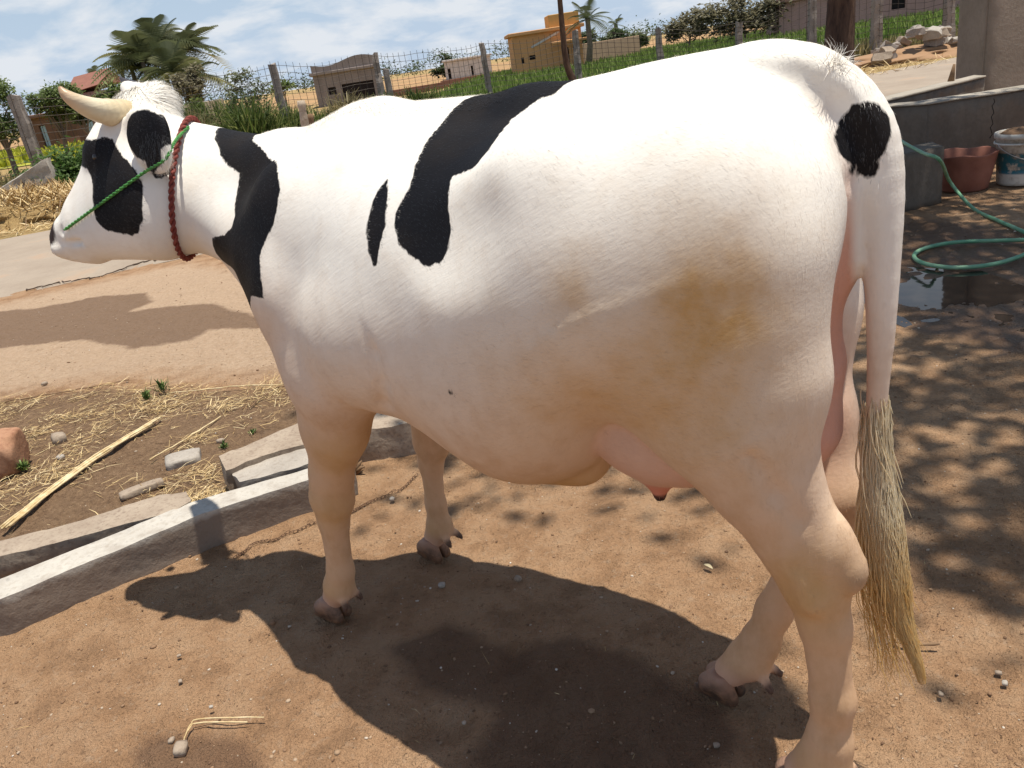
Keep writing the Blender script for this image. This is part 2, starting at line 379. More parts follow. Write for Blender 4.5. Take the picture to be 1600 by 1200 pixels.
    f.seg(hp(250, 352, .02), hp(135, 376, .12), .095, .05, .05)
    f.ell(hp(114, 372, .15), (.055, .06, .055), .02)
    f.seg(hp(118, 390, .14), hp(150, 390, .12), .028, .035, .03)
    f.ell(hp(103, 357, .11), (.03, .03, .03), .02); f.ell(hp(98, 388, .12), (.024, .03, .022), .02)
    f.seg(hp(84, 381, .085), hp(128, 377, .045), .004, .007, .012, sub=True)
    f.ell(hp(96, 361, .062), (.010, .008, .014), .008, sub=True)
    f.ell(hp(160, 240, 0), (.042, .042, .045), .03)                       # orbit
    f.seg(hp(242, 160, .08), hp(212, 172, .05), .05, .05, .04)              # poll
    # near ear, hanging back; far ear tip
    ea, eb, ec = hp(215, 198, -.07), hp(232, 215, -.14), hp(245, 242, -.15)
    fl = np.array([-.2, 1., .1])
    f.seg(ea, eb, .045, .072, .02, fl, .3); f.seg(eb, ec, .072, .048, .02, fl, .3)
    f.seg(hp(228, 160, .16), hp(200, 138, .27), .05, .022, .03)
    return f

def poly_sd(P, poly):
    """signed distance (positive inside) of 2-D points to a polygon"""
    poly = np.array(poly, float); n = len(poly); d = np.full(len(P), 1e9); ins = np.zeros(len(P), bool)
    for i in range(n):
        a, b = poly[i], poly[(i + 1) % n]; e = b - a; w = P - a
        t = np.clip((w @ e) / (e @ e + 1e-12), 0, 1); d = np.minimum(d, ((w - t[:, None] * e) ** 2).sum(1))
        c = ((a[1] > P[:, 1]) != (b[1] > P[:, 1])) & (P[:, 0] < (b[0] - a[0]) * (P[:, 1] - a[1]) / (b[1] - a[1] + 1e-12) + a[0]); ins ^= c
    d = np.sqrt(d); return np.where(ins, d, -d)
# coat patches of the left side, as (distance along the body, distance round the barrel)
NECK = [(.27, .66), (.22, .58), (.165, .53), (.085, .475), (.01, .45), (.004, .418), (-.017, .361), (-.048, .31), (-.045, .283), (0, .267), (.085, .272), (.12, .237), (.16, .16), (.19, .11), (.19, .0), (.05, -.05), (-.1, .03), (-.164, .09), (-.217, .085), (-.213, .123), (-.201, .197), (-.221, .242), (-.25, .286), (-.257, .352), (-.213, .411), (-.114, .470), (-.055, .500), (.02, .535), (.07, .58), (.09, .66)]
SLIM = [(-.608, .348), (-.59, .324), (-.583, .279), (-.585, .241), (-.6, .203), (-.614, .178), (-.628, .179), (-.632, .215), (-.639, .258), (-.627, .309)]
LARGE = [(-.93, .66), (-.895, .546), (-.87, .54), (-.85, .523), (-.83, .491), (-.848, .426), (-.872, .368), (-.854, .336), (-.79, .338), (-.799, .293), (-.814, .247), (-.813, .21), (-.798, .186), (-.766, .179), (-.722, .196), (-.684, .221), (-.665, .257), (-.664, .288), (-.68, .325), (-.672, .366), (-.659, .431), (-.653, .483), (-.647, .525), (-.655, .57), (-.72, .68)]
EYE = [(144, 219), (163, 214), (176, 217), (181, 229), (194, 247), (212, 265), (223, 288), (225, 306), (224, 343), (218, 365), (207, 368), (189, 365), (163, 358), (150, 345), (147, 330), (145, 304), (144, 281), (137, 265), (118, 255), (112, 235), (120, 215)]
EAR = [(202, 187), (225, 180), (250, 188), (266, 215), (272, 245), (265, 264), (236, 264), (232, 245), (213, 236), (202, 215)]
HC = ld(180, 280, D0 + .05); LR = to_local(CO + RGT); LU = to_local(CO + UPV); LF = to_local(CO + FWD)
def h2(px, py, d=0.0):
    q = ld(px, py, D0 + d) - HC; return (q @ LR, q @ LU)
SFC = {}
def sf2(px, py, d=0.0):
    k = (px, py)
    if k not in SFC:
        q = surf(px, py, 0.0); q = None if q is None or q[0] < 0 else q; SFC[k] = h2(px, py, d) if q is None else ((q - HC) @ LR, (q - HC) @ LU)
    return SFC[k]
def coat_attrs(V):
    eyp = [sf2(*p) for p in EYE]; erp = [sf2(*p, -.13) for p in EAR]
    x, y, z = V.T; th = np.arctan2(z - 1.0, y) * .38; T = np.stack([x, th], 1)
    b = np.full(len(V), -1.)
    side = (y > 0.0) | (z > 1.25)
    for pl in (NECK, SLIM, LARGE): b = np.maximum(b, np.where(side, poly_sd(T, pl), -1.))
    # right-hand side of the animal: its own patches
    Tr = np.stack([x, z], 1)
    for pl in ([(.0, 1.5), (-.25, 1.5), (-.32, 1.2), (-.28, .95), (-.05, .9), (.08, 1.1)], [(-.62, 1.5), (-.95, 1.5), (-1.05, 1.15), (-.9, .95), (-.7, 1.05)]):
        b = np.maximum(b, np.where(y < -.10, poly_sd(Tr, pl), -1.))
    q = V - HC; h = np.stack([q @ LR, q @ LU], 1); lat = -(q @ LF)
    hd = (x > .0) & (z > .9)
    b = np.maximum(b, np.where(hd & (lat > -.01), poly_sd(h, eyp), -1.))
    b = np.maximum(b, np.where(hd & (lat > .135), poly_sd(h, erp) + .014, -1.))
    b = np.maximum(b, np.where(hd & (lat < -.06), poly_sd(h, [h2(*p) for p in EYE]), -1.))
    tc_ = np.array([-1.432, .045, 1.318]); b = np.maximum(b, .040 - np.sqrt(((V - tc_) ** 2 * [1, .8, .75]).sum(1)))
    b = np.maximum(b, .022 - np.linalg.norm(V - np.array([-1.436, .05, 1.265]), axis=1))
    b = np.maximum(b, .006 - np.linalg.norm(V - np.array([-.803, .376, .947]), axis=1))       # small dark tick-like spot
    def g(c, r): return np.exp(-((((V - np.array(c)) / np.array(r)) ** 2).sum(1)))
    pink = .95 * g((-1.39, .03, 1.16), (.045, .04, .12)) + 1.0 * g((-1.37, .02, .93), (.08, .075, .16)) + .7 * g((-1.36, .02, .78), (.09, .08, .09)) + .95 * g((-1.26, 0, .80), (.15, .13, .14))
    pink += 1.0 * np.where(y < .24, g((-1.09, .06, .76), (.22, .2, .16)) * .85, 0) * np.clip((.168 - np.linalg.norm((V - [-1.09, .07, .80]) * [.77, 1, 1.15], axis=1)) / .02, 0, 1)
    pink = pink * np.where(z > .6, np.clip((x + 1.425) / .012, 0, 1), 1)
    pink = np.minimum(pink, .80)
    for c in ((-1.075, .115, .67), (-1.205, .115, .70)): pink = np.maximum(pink, 1.0 * np.exp(-(np.linalg.norm(V - np.array(c), axis=1) / .06) ** 4))
    pink += .42 * np.clip((.14 - z) / .05, 0, 1)
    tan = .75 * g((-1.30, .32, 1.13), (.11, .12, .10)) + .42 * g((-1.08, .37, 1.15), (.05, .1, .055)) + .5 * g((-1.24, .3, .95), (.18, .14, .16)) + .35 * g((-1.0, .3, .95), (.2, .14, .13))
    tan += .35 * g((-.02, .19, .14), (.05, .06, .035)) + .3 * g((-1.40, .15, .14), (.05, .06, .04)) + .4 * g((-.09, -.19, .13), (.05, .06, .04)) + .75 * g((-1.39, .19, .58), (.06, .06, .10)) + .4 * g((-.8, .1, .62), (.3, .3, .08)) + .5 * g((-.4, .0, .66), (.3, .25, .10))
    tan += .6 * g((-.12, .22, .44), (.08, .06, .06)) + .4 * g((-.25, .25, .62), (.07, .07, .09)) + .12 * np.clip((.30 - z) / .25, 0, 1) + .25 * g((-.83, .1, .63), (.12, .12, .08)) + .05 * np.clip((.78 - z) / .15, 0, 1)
    warm = .75 * np.clip((1.15 - z) / .45, 0, 1) + .2 * np.clip((.7 - z) / .2, 0, 1) + .35 * g((-.1, .2, 1.0), (.15, .3, .2))  # warm: belly shade and ground bounce painted in, plus dirt and thin-haired skin
    tan += .16 * np.clip((1.12 - z) / .42, 0, 1) + .22 * g((-1.2, .3, 1.1), (.3, .2, .22))  # height ramp deepens the painted belly shade; second term is thigh stain
    nose = HC + LR * 0; nz = hp_(84, 364, .12)
    drk = np.clip((.046 - np.linalg.norm((V - nz), axis=1)) / .005, 0, 1)
    for c in ((-1.075, .115, .630), (-1.205, .115, .665), (-1.03, -.075, .61)): drk = np.maximum(drk, np.clip((.028 - np.linalg.norm(V - np.array(c), axis=1)) / .006, 0, 1))
    for c in ((-.075, .16, .09), (-.075, .22, .09), (-.15, -.165, .09), (-.15, -.22, .09), (-1.465, .12, .10), (-1.465, .18, .10), (-1.24, -.085, .09), (-1.24, -.025, .09)):
        drk = np.maximum(drk, .85 * np.clip((.026 - np.linalg.norm(V - np.array(c), axis=1)) / .012, 0, 1))
    drk = np.maximum(drk, .35 * g((-1.475, .17, .61), (.02, .03, .035)))
    return dict(blk=b, warm=np.clip(warm, 0, 1), pink=np.clip(pink, 0, 1), tan=np.clip(tan, 0, 1), drk=drk)
def hp_(x, y, d): return ld(x, y, D0 + d)

def coat_color(M, fur=False):
    wv = M.noise(55, 3, .6, M.co("Object", (1.4, 1.4, .5)))
    w1 = M.noise(3.2, 5, .6); w2 = M.noise(14, 4, .6)
    white = M.mix(M.ramp(w1, [(.35, 0), (.7, 1)]), (.80, .77, .715), (.75, .71, .64))
    white = M.mix(M.math('MULTIPLY', M.ramp(w2, [(.5, 0), (.75, 1)]), .30), white, (.62, .52, .42))
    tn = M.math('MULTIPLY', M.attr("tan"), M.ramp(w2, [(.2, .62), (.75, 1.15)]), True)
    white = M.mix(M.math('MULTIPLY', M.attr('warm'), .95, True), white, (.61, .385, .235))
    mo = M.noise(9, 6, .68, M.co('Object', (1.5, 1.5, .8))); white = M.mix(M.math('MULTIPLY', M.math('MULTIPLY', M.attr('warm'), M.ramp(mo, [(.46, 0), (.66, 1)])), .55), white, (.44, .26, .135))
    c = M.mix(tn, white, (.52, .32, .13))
    c = M.mix(M.ramp(M.attr("pink"), [(0, 0), (.7, 1)]), c, M.mix(M.ramp(M.attr("pink"), [(.7, 0), (1, 1)]), (.62, .39, .30), (.56, .22, .15)))
    edge = M.math('ADD', M.attr("blk"), M.math('MULTIPLY', M.math('SUBTRACT', wv, .5), .013))
    bk = M.ramp(M.math('MULTIPLY_ADD', edge, 160.), [(.0, 0), (1, 1)]); 
    nd = edge.node; mr = M.n("ShaderNodeMapRange"); mr.inputs["From Min"].default_value = -.0018; mr.inputs["From Max"].default_value = .0018
    M.lk(edge, mr.inputs[0]); bk = mr.outputs[0]
    bcol = M.mix(M.ramp(M.noise(6, 3), [(.4, 0), (.7, 1)]), (.006, .006, .008), (.014, .011, .010))
    c = M.mix(bk, c, bcol); c = M.mix(M.attr("drk"), c, (.035, .02, .018))
    return c, bk
def add_translucent(M, c, f):
    tr_ = M.n("ShaderNodeBsdfTranslucent"); mxs = M.n("ShaderNodeMixShader"); out = [n_ for n_ in M.t.nodes if n_.type == 'OUTPUT_MATERIAL'][0]
    M.lk(c, tr_.inputs[0]); mxs.inputs[0].default_value = f; M.lk(M.b.outputs[0], mxs.inputs[1]); M.lk(tr_.outputs[0], mxs.inputs[2]); M.lk(mxs.outputs[0], out.inputs[0])
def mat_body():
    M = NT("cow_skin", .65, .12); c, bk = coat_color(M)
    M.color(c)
    v = M.co("Object", (1, 1, 1), (0, R(-28), 0)); v2 = M.n("ShaderNodeMapping"); v2.inputs["Scale"].default_value = (18, 150, 150); M.lk(v, v2.inputs[0])
    M.bump(M.noise(1.0, 3, .6, v2.outputs[0]), .003, .2); M.bump(M.noise(7, 3, .5), .02, .14)
    M.b.inputs["Sheen Weight"].default_value = .0; M.b.inputs["Sheen Roughness"].default_value = .4
    M.b.inputs["Subsurface Weight"].default_value = 0.0
    return M.m
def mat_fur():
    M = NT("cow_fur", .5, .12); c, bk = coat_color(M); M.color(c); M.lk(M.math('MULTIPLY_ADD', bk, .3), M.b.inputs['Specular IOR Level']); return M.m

cow = empty("cow", CO, 0)
cow.matrix_world = Matrix(((CD[0], CN[0], 0, CO[0]), (CD[1], CN[1], 0, CO[1]), (0, 0, 1, 0), (0, 0, 0, 1)))
tag(cow, "large white cow with black patches, a green nose rope and a dirty yellow tail tuft", "cow")
FLD = build_field(COW_H); CV, CQ = FLD.surface(); CV = lap_smooth(CV, CQ, 3)
def fval(P):
    q = (np.asarray(P) - FLD.lo) / FLD.h; i = np.clip(np.floor(q).astype(int), 0, FLD.n - 2); t = q - i; r = 0
    for a in (0, 1):
        for b in (0, 1):
            for c in (0, 1):
                r += FLD.F[i[0] + a, i[1] + b, i[2] + c] * (t[0] if a else 1 - t[0]) * (t[1] if b else 1 - t[1]) * (t[2] if c else 1 - t[2])
    return r
def surf(px, py, off=.006):
    """first point where a sight line meets the cow, lifted by off"""
    d0 = to_local(CPOS); dv = to_local(CPOS + ray(px, py)) - d0; t = 1.2
    while t < 3.6:
        p = d0 + dv * t; q = (p - FLD.lo) / FLD.h
        if (q > 0).all() and (q < FLD.n - 2).all():
            if fval(p) < off: return p
        t += .004
    return None

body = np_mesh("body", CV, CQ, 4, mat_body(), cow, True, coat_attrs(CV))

# ---- coat of short hairs
def face_frame(V, Q):
    a = V[Q[:, 2]] - V[Q[:, 0]]; b = V[Q[:, 3]] - V[Q[:, 1]]; nn = np.cross(a, b); ar = np.linalg.norm(nn, axis=1) * .5
    return nn / (2 * ar[:, None] + 1e-12), ar
FN, FA = face_frame(CV, CQ)
def strands(name, mat, n, wfun, length, width, lift, jit=.25, nseg=1, dirfun=None, seed=1, sag=0.0):
    g = np.random.default_rng(seed)
    w = FA * wfun(CV[CQ].mean(1), FN); w = np.maximum(w, 0); w /= w.sum()
    fi = g.choice(len(CQ), n, p=w); u = g.random((n, 2)); q = CV[CQ[fi]]
    P = (q[:, 0] * ((1 - u[:, 0]) * (1 - u[:, 1]))[:, None] + q[:, 1] * (u[:, 0] * (1 - u[:, 1]))[:, None] + q[:, 2] * (u[:, 0] * u[:, 1])[:, None] + q[:, 3] * ((1 - u[:, 0]) * u[:, 1])[:, None])
    N_ = FN[fi]; D = dirfun(P, N_); D = D + g.normal(0, jit, D.shape); D -= N_ * (D * N_).sum(1)[:, None]; D /= np.linalg.norm(D, axis=1)[:, None] + 1e-9
    L = length * (.6 + .8 * g.random(n)); lf = lift * (.5 + g.random(n)); W_ = np.cross(D, N_) * (width * (.7 + .6 * g.random(n)))[:, None]
    k = nseg + 1; pts = []
    for i in range(k):
        t = i / nseg
        c = P + D * (L * t)[:, None] + N_ * (L * lf * (t - .45 * t * t))[:, None] - N_ * .0008; c[:, 2] -= sag * L * t * t
        tw = (1 - t * .92); pts += [c - W_ * tw * .5, c + W_ * tw * .5]
    Vv = np.stack(pts, 1).reshape(-1, 3); base = np.arange(n) * 2 * k
    F_ = np.concatenate([np.stack([base + 2 * i, base + 2 * i + 1, base + 2 * i + 3, base + 2 * i + 2], 1) for i in range(nseg)])
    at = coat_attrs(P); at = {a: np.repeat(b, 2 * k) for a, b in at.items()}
    return np_mesh(name, Vv, F_, 4, mat, cow, True, at)
def flow(P, N_):
    D = np.tile(np.array([-1., 0, -.45]), (len(P), 1)); leg = np.clip((.85 - P[:, 2]) / .2, 0, 1)[:, None]
    D = D * (1 - leg) + np.array([0, 0, -1.]) * leg
    tl = ((P[:, 0] < -1.36) & (P[:, 2] > .5))[:, None]; D = np.where(tl, np.array([-.1, 0, -1.]), D)
    wv = np.sin(P[:, 0] * 9 + P[:, 2] * 5) * .35; D[:, 2] += wv; return D
def vis(P, N_):                                # hairs where the photographed side is
    v = to_local(CPOS) - P; v /= np.linalg.norm(v, axis=1)[:, None]; c = (v * N_).sum(1)
    return np.where(c > -.25, 1., .12)
fur = mat_fur()
if N_FUR:
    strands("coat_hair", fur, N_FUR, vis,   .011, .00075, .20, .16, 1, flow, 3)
    def top(P, N_): return ((N_[:, 2] > .55) & (P[:, 2] > 1.3) & (P[:, 0] < .25)) * vis(P, N_) * (abs(P[:, 1]) < .07) * (1 + 3. * ((P[:, 0] < -.15) & (P[:, 0] > -.75)))
    strands("back_hair", fur, N_FUR // 26, top, .010, .0008, .45, .25, 2, flow, 4)
    pc = hp_(225, 162, .06)
    def poll(P, N_): return np.where(np.linalg.norm((P - pc) * [1, .9, 1], axis=1) < .10, 1., 0) * (N_[:, 2] > -.3)
    def pflow(P, N_):
        c = P - (pc + np.array([0, 0, .03])); s = np.sin(P[:, 0] * 60) + np.cos(P[:, 1] * 50)
        return c * 6 + np.stack([-s * .5, s * .5, -.3 + 0 * s], 1)
    strands("poll_tuft", fur, 6500, poll, .036, .0016, .38, .14, 4, pflow, 5, sag=.35)
    e0 = hp_(243, 250, -.17)
    def earh(P, N_): return (np.linalg.norm(P - e0, axis=1) < .07) * 1.
    strands("ear_hair", fur, 500, earh, .018, .001, .5, .3, 2, lambda P, N_: np.tile(np.array([-.3, .1, -1.]), (len(P), 1)), 6)
    t0_ = surf(1306, 100, 0)
    def tuft(P, N_): return np.exp(-((P - t0_) ** 2).sum(1) / .010 ** 2)
    strands("tail_head_tuft", fur, 80, tuft, .026, .001, 1.1, .5, 3, lambda P, N_: np.tile(np.array([-.6, .2, .5]), (len(P), 1)), 8)

# ---- tail switch
def tail_switch():
    g = np.random.default_rng(21); V, Fq = [], []
    wc = [(g.random() * 6.283, g.normal(-.19, .06), g.normal(0, .045), .10 + .34 * g.random(), g.random() * 6) for _ in range(46)]
    for i in range(340):
        W0 = wc[int(g.random() * 46)]
        z0 = .88 - .31 * g.random() ** .7; a = W0[0] + g.normal(0, .5); r0 = .012 + .008 * (z0 - .57) / .27
        x0 = -1.447 - max(0, .7 - z0) * .08; p = np.array([x0 + r0 * math.cos(a), r0 * math.sin(a), z0])
        L = W0[3] * (.6 + .5 * g.random()) * (1.0 if z0 < .72 else .45)
        if g.random() < .10: L *= 1.25
        L = min(L, z0 - .26)
        out = .034 + .014 * g.random(); kx = W0[1] + g.normal(0, .015); ky = W0[2] + g.normal(0, .015); ph = W0[4] + g.normal(0, .4); am = .006 + .006 * g.random()
        pts = []
        for j in range(8):
            t = j / 7; s = L * t; sp = out * math.sin(min(1., t * 1.25) * math.pi * .62) * min(1., L / .3) * .62
            clump = 1 - .5 * t
            pts.append(p + np.array([math.cos(a) * sp * clump + kx * s * t * .9 + am * math.sin(ph + s * 26) * t, math.sin(a) * sp * clump + ky * s + am * math.cos(ph + s * 23) * t, -s]))
        tube(pts, [.0011, .0013, .0013, .0012, .0011, .0010, .0008, .0003], 3, False, V, Fq)
    for i in range(1900):
        z0 = .40 + .47 * g.random() ** 1.15; a = g.random() * 6.283; q = float(np.interp(z0, [.34, .42, .52, .62, .72, .80, .86, .96], [.006, .019, .030, .031, .022, .018, .018, .021])) + .001; xc = float(np.interp(z0, [.34, .42, .52, .62, .72, .80], [-1.53, -1.503, -1.482, -1.468, -1.458, -1.455]))
        L = g.uniform(.06, .20); L = min(L, z0 - .27); ph = g.random() * 6; pts = []
        for j in range(6):
            t = j / 5; zz = z0 - L * t; rr = float(np.interp(zz, [.28, .34, .42, .52, .62, .72, .80, .86], [.003, .008, .019, .030, .031, .022, .018, .018])) + .0004 + .004 * math.sin(t * math.pi) * g.random() + .004 * t; xx = float(np.interp(zz, [.28, .34, .42, .52, .62, .72, .80], [-1.55, -1.53, -1.503, -1.482, -1.468, -1.458, -1.455])); aa = a + .25 * math.sin(ph + t * 3)
            pts.append(np.array([xx + rr * math.cos(aa), rr * math.sin(aa), zz]))
        tube(pts, [.0007, .0010, .0010, .0009, .0007, .0003], 3, False, V, Fq)
    cp = spline([(-1.452, 0, .86, .014), (-1.455, 0, .80, .016), (-1.458, 0, .72, .022), (-1.466, .002, .62, .031), (-1.482, .003, .52, .030), (-1.500, .002, .44, .016), (-1.513, 0, .385, .002)], 20); tube(cp[:, :3], list(cp[:, 3]), 14, True, V, Fq)
    M = NT("switch_hair", .45, .4); tcz = M.n("ShaderNodeSeparateXYZ"); M.lk(M.co(), tcz.inputs[0])
    c = M.mix(M.ramp(tcz.outputs[2], [(.48, 1), (.66, 0)]), (.95, .86, .68), (.93, .70, .34)); c = M.mix(M.math('MULTIPLY', M.noise(90, 2), .3), c, (.95, .86, .6)); M.color(c); add_translucent(M, c, .55)
    o = mesh_obj("tail_switch", V, Fq, M.m, cow, True); o["label"] = "dirty yellow hair tuft at the end of the tail"; return o
tail_switch()

# ---- horns
def horn(pts, rad, dark, name="horn"):
    c = spline([list(p) + [r] for p, r in zip(pts, rad)], 26); rr = c[:, 3] * .93 * (1 + .03 * np.sin(np.arange(26) * 2.3) * (np.arange(26) < 11))
    V, Fq = tube(c[:, :3], rr, 20); M = NT("horn_keratin", .38, .4)
    at = np.repeat(np.linspace(0, 1, 26), 20)
    k = M.attr("along"); n1 = M.noise(30, 4, .6, M.co("Object", (.6, .6, 3)))
    if dark: col = M.ramp(k, [(.2, (.55, .46, .33)), (.5, (.05, .04, .04))])
    else: col = M.mix(M.math('MULTIPLY', n1, .5), M.ramp(k, [(0, (.50, .34, .17)), (.2, (.62, .50, .30)), (.55, (.74, .68, .52)), (.85, (.52, .37, .25)), (1, (.30, .17, .11))]), (.45, .30, .15))
    M.color(col); M.bump(n1, .004, .4); M.bump(M.math('MULTIPLY', M.math('SINE', M.math('MULTIPLY', k, 115.)), M.ramp(k, [(0, 1), (.55, 0)])), .0022, .8); o = mesh_obj(name, V, Fq, M.m, cow, True)
    a_ = o.data.attributes.new("along", 'FLOAT', 'POINT'); a_.data.foreach_set("value", at.astype(np.float32)); return o
h1 = horn([hp_(216, 184, .05), hp_(200, 180, 0), hp_(172, 176, -.06), hp_(145, 170, -.11), hp_(118, 158, -.15), hp_(102, 147, -.165), hp_(93, 136, -.17)], [.046, .043, .037, .030, .021, .014, .005], False)
h1["label"] = "cream coloured near horn curving forward"
horn([hp_(238, 160, .18), hp_(228, 146, .26), hp_(214, 138, .31), hp_(198, 130, .34), hp_(188, 122, .35)], [.034, .030, .022, .014, .004], True)["label"] = "far horn with a black tip"

# ---- eyes, nostril rim
Me = NT("eye_wet", .08, .6); Me.color((.01, .007, .006))
for px_, py_, dd in ((150, 243, -.015), (148, 238, .16)):
    ec = surf(150, 243, 0) + LF * .013 if dd < 0 else hp_(px_, py_, dd)
    bm = bmesh.new(); bmesh.ops.create_uvsphere(bm, u_segments=16, v_segments=10, radius=.016, matrix=Matrix.Translation(Vector(ec))); bm_obj("eye", bm, Me.m, cow, True)

# ---- hooves: two claws each
def hoof(p, yaw, up=.0):
    f = Field((-.11, -.075, -.005), (.13, .075, .125), .004)
    for s in (1, -1):
        f.seg((-.03, s * .024, .045), (.062, s * .017, .014), .036, .010, .012, (0, 1, 0), .72)
        f.seg((-.05, s * .024, .022), (.06, s * .018, .008), .026, .012, .01, (0, 1, 0), .8)
        f.seg((-.02, s * .02, .075), (.02, s * .024, .05), .034, .03, .015)
    f.seg((.09, 0, .03), (-.06, 0, .03), .003, .003, .006, (0, 0, 1), 8., sub=True)
    sl_, (X, Y, Z) = f.box((-.2, -.2, -.2), (.2, .2, .2)); f.F = np.maximum(f.F, (.0015 - Z) + 0 * X + 0 * Y); f.F = np.maximum(f.F, (Z - .098) + 0 * X + 0 * Y).astype(np.float32)
    V, Q = f.surface(); V = lap_smooth(V, Q, 2); c, s_ = math.cos(yaw), math.sin(yaw)
    V = np.stack([V[:, 0] * c - V[:, 1] * s_, V[:, 0] * s_ + V[:, 1] * c, V[:, 2]], 1) + np.array(p); return V, Q
Mh = NT("hoof_horn", .5, .35); sz = Mh.n("ShaderNodeSeparateXYZ"); Mh.lk(Mh.co(), sz.inputs[0]); hn_ = Mh.noise(26, 4, .6)
Mh.color(Mh.mix(Mh.ramp(Mh.math('ADD', sz.outputs[2], Mh.math('MULTIPLY', hn_, .05)), [(.055, 0), (.10, 1)]), Mh.mix(Mh.ramp(hn_, [(.35, 0), (.6, 1)]), (.06, .038, .028), (.22, .115, .062)), (.33, .20, .14))); Mh.bump(Mh.noise(60, 3, .5, Mh.co("Object", (1, 1, 5))), .003, .5)
for p, yw in (((.045, .19, 0), .12), ((-.035, -.19, 0), -.05), ((-1.345, .145, 0), .1), ((-1.10, -.048, 0), -.05)):
    V, Q = hoof((0, 0, 0), yw); V = V * [.80, .80, .88] + np.array(p); np_mesh("hoof", V, Q, 4, Mh.m, cow, True)

# ---- ropes worn by the cow: things of their own
def twist(name, path, r, strand_r, nst, pitch, mat, label, cat, n=None):
    path = np.array(path); seg = np.linalg.norm(np.diff(path, axis=0), axis=1); cum = np.concatenate([[0], np.cumsum(seg)]); V, Fq = [], []
    n = n or int(cum[-1] / (pitch / 9)); s = np.linspace(0, cum[-1], n); C = np.stack([np.interp(s, cum, path[:, i]) for i in range(3)], 1)
    T = np.gradient(C, axis=0); T /= np.linalg.norm(T, axis=1)[:, None] + 1e-9; nr = np.cross(T, [0, .3, 1.]); nr /= np.linalg.norm(nr, axis=1)[:, None] + 1e-9; bn = np.cross(T, nr)
    for k in range(nst):
        a = s / pitch * 2 * math.pi + 2 * math.pi * k / nst
        tube(list(C + r * (np.cos(a)[:, None] * nr + np.sin(a)[:, None] * bn)), strand_r, 6, True, V, Fq)
    o = mesh_obj(name, V, Fq, mat, None, True); tag(o, label, cat); return o
def rope_mat(name, c1, c2, rough=.75):
    M = NT(name, rough, .3); M.color(M.mix(M.ramp(M.noise(120, 3), [(.35, 0), (.65, 1)]), c1, c2)); M.bump(M.noise(400, 2), .002, .6); return M.m
def neck_loop(ctr, up, lat, r_off, n=72, start=0):
    out = []
    for i in range(n + 1):
        a = 2 * math.pi * i / n; d = up * math.cos(a) + lat * math.sin(a); d /= np.linalg.norm(d); t = .05
        while t < .3 and fval(ctr + d * t) < r_off: t += .003
        out.append(ctr + d * t)
    out = np.array(out); 
    for _ in range(2): out[1:-1] = (out[:-2] + out[1:-1] * 2 + out[2:]) / 4
    return out
topn, botn = hp_(303, 200, .05), hp_(289, 392, .03)
upv = (topn - botn) / np.linalg.norm(topn - botn); latv = to_local(CPOS) - (topn + botn) / 2; latv = latv / np.linalg.norm(latv) - .30 * LR
loop = neck_loop((topn + botn) / 2, upv, latv, .008)
twist("neck_rope", to_world(loop), .0040, .0046, 2, .042, rope_mat("red_rope", (.13, .022, .018), (.23, .055, .04)), "dark red twisted rope tied round the cow's neck behind the ear", "rope")
gp = []
for a, b, n in (((101, 359), (236, 261), 40), ((236, 261), (262, 252), 6), ((262, 252), (270, 222), 8), ((270, 222), (296, 197), 10)):
    for t in np.linspace(0, 1, n, endpoint=False):
        q = surf(a[0] + (b[0] - a[0]) * t, a[1] + (b[1] - a[1]) * t, .006)
        if q is not None: gp.append(q)
gp = np.array(gp)
for _ in range(14): gp[1:-1] = (gp[:-2] + gp[2:]) / 2 if _ % 2 == 0 else gp[1:-1] * .5 + (gp[:-2] + gp[2:]) / 4
far = [hp_(300, 193, .10), hp_(296, 210, .17), hp_(270, 240, .24), hp_(220, 265, .27)]
gp = np.vstack([gp, np.array(far)])
twist("halter_rope", to_world(gp), .0018, .0028, 2, .03, rope_mat("green_rope", (.035, .17, .035), (.09, .30, .07), .6), "thin green nylon rope running from the cow's nostril past its black ear", "rope")

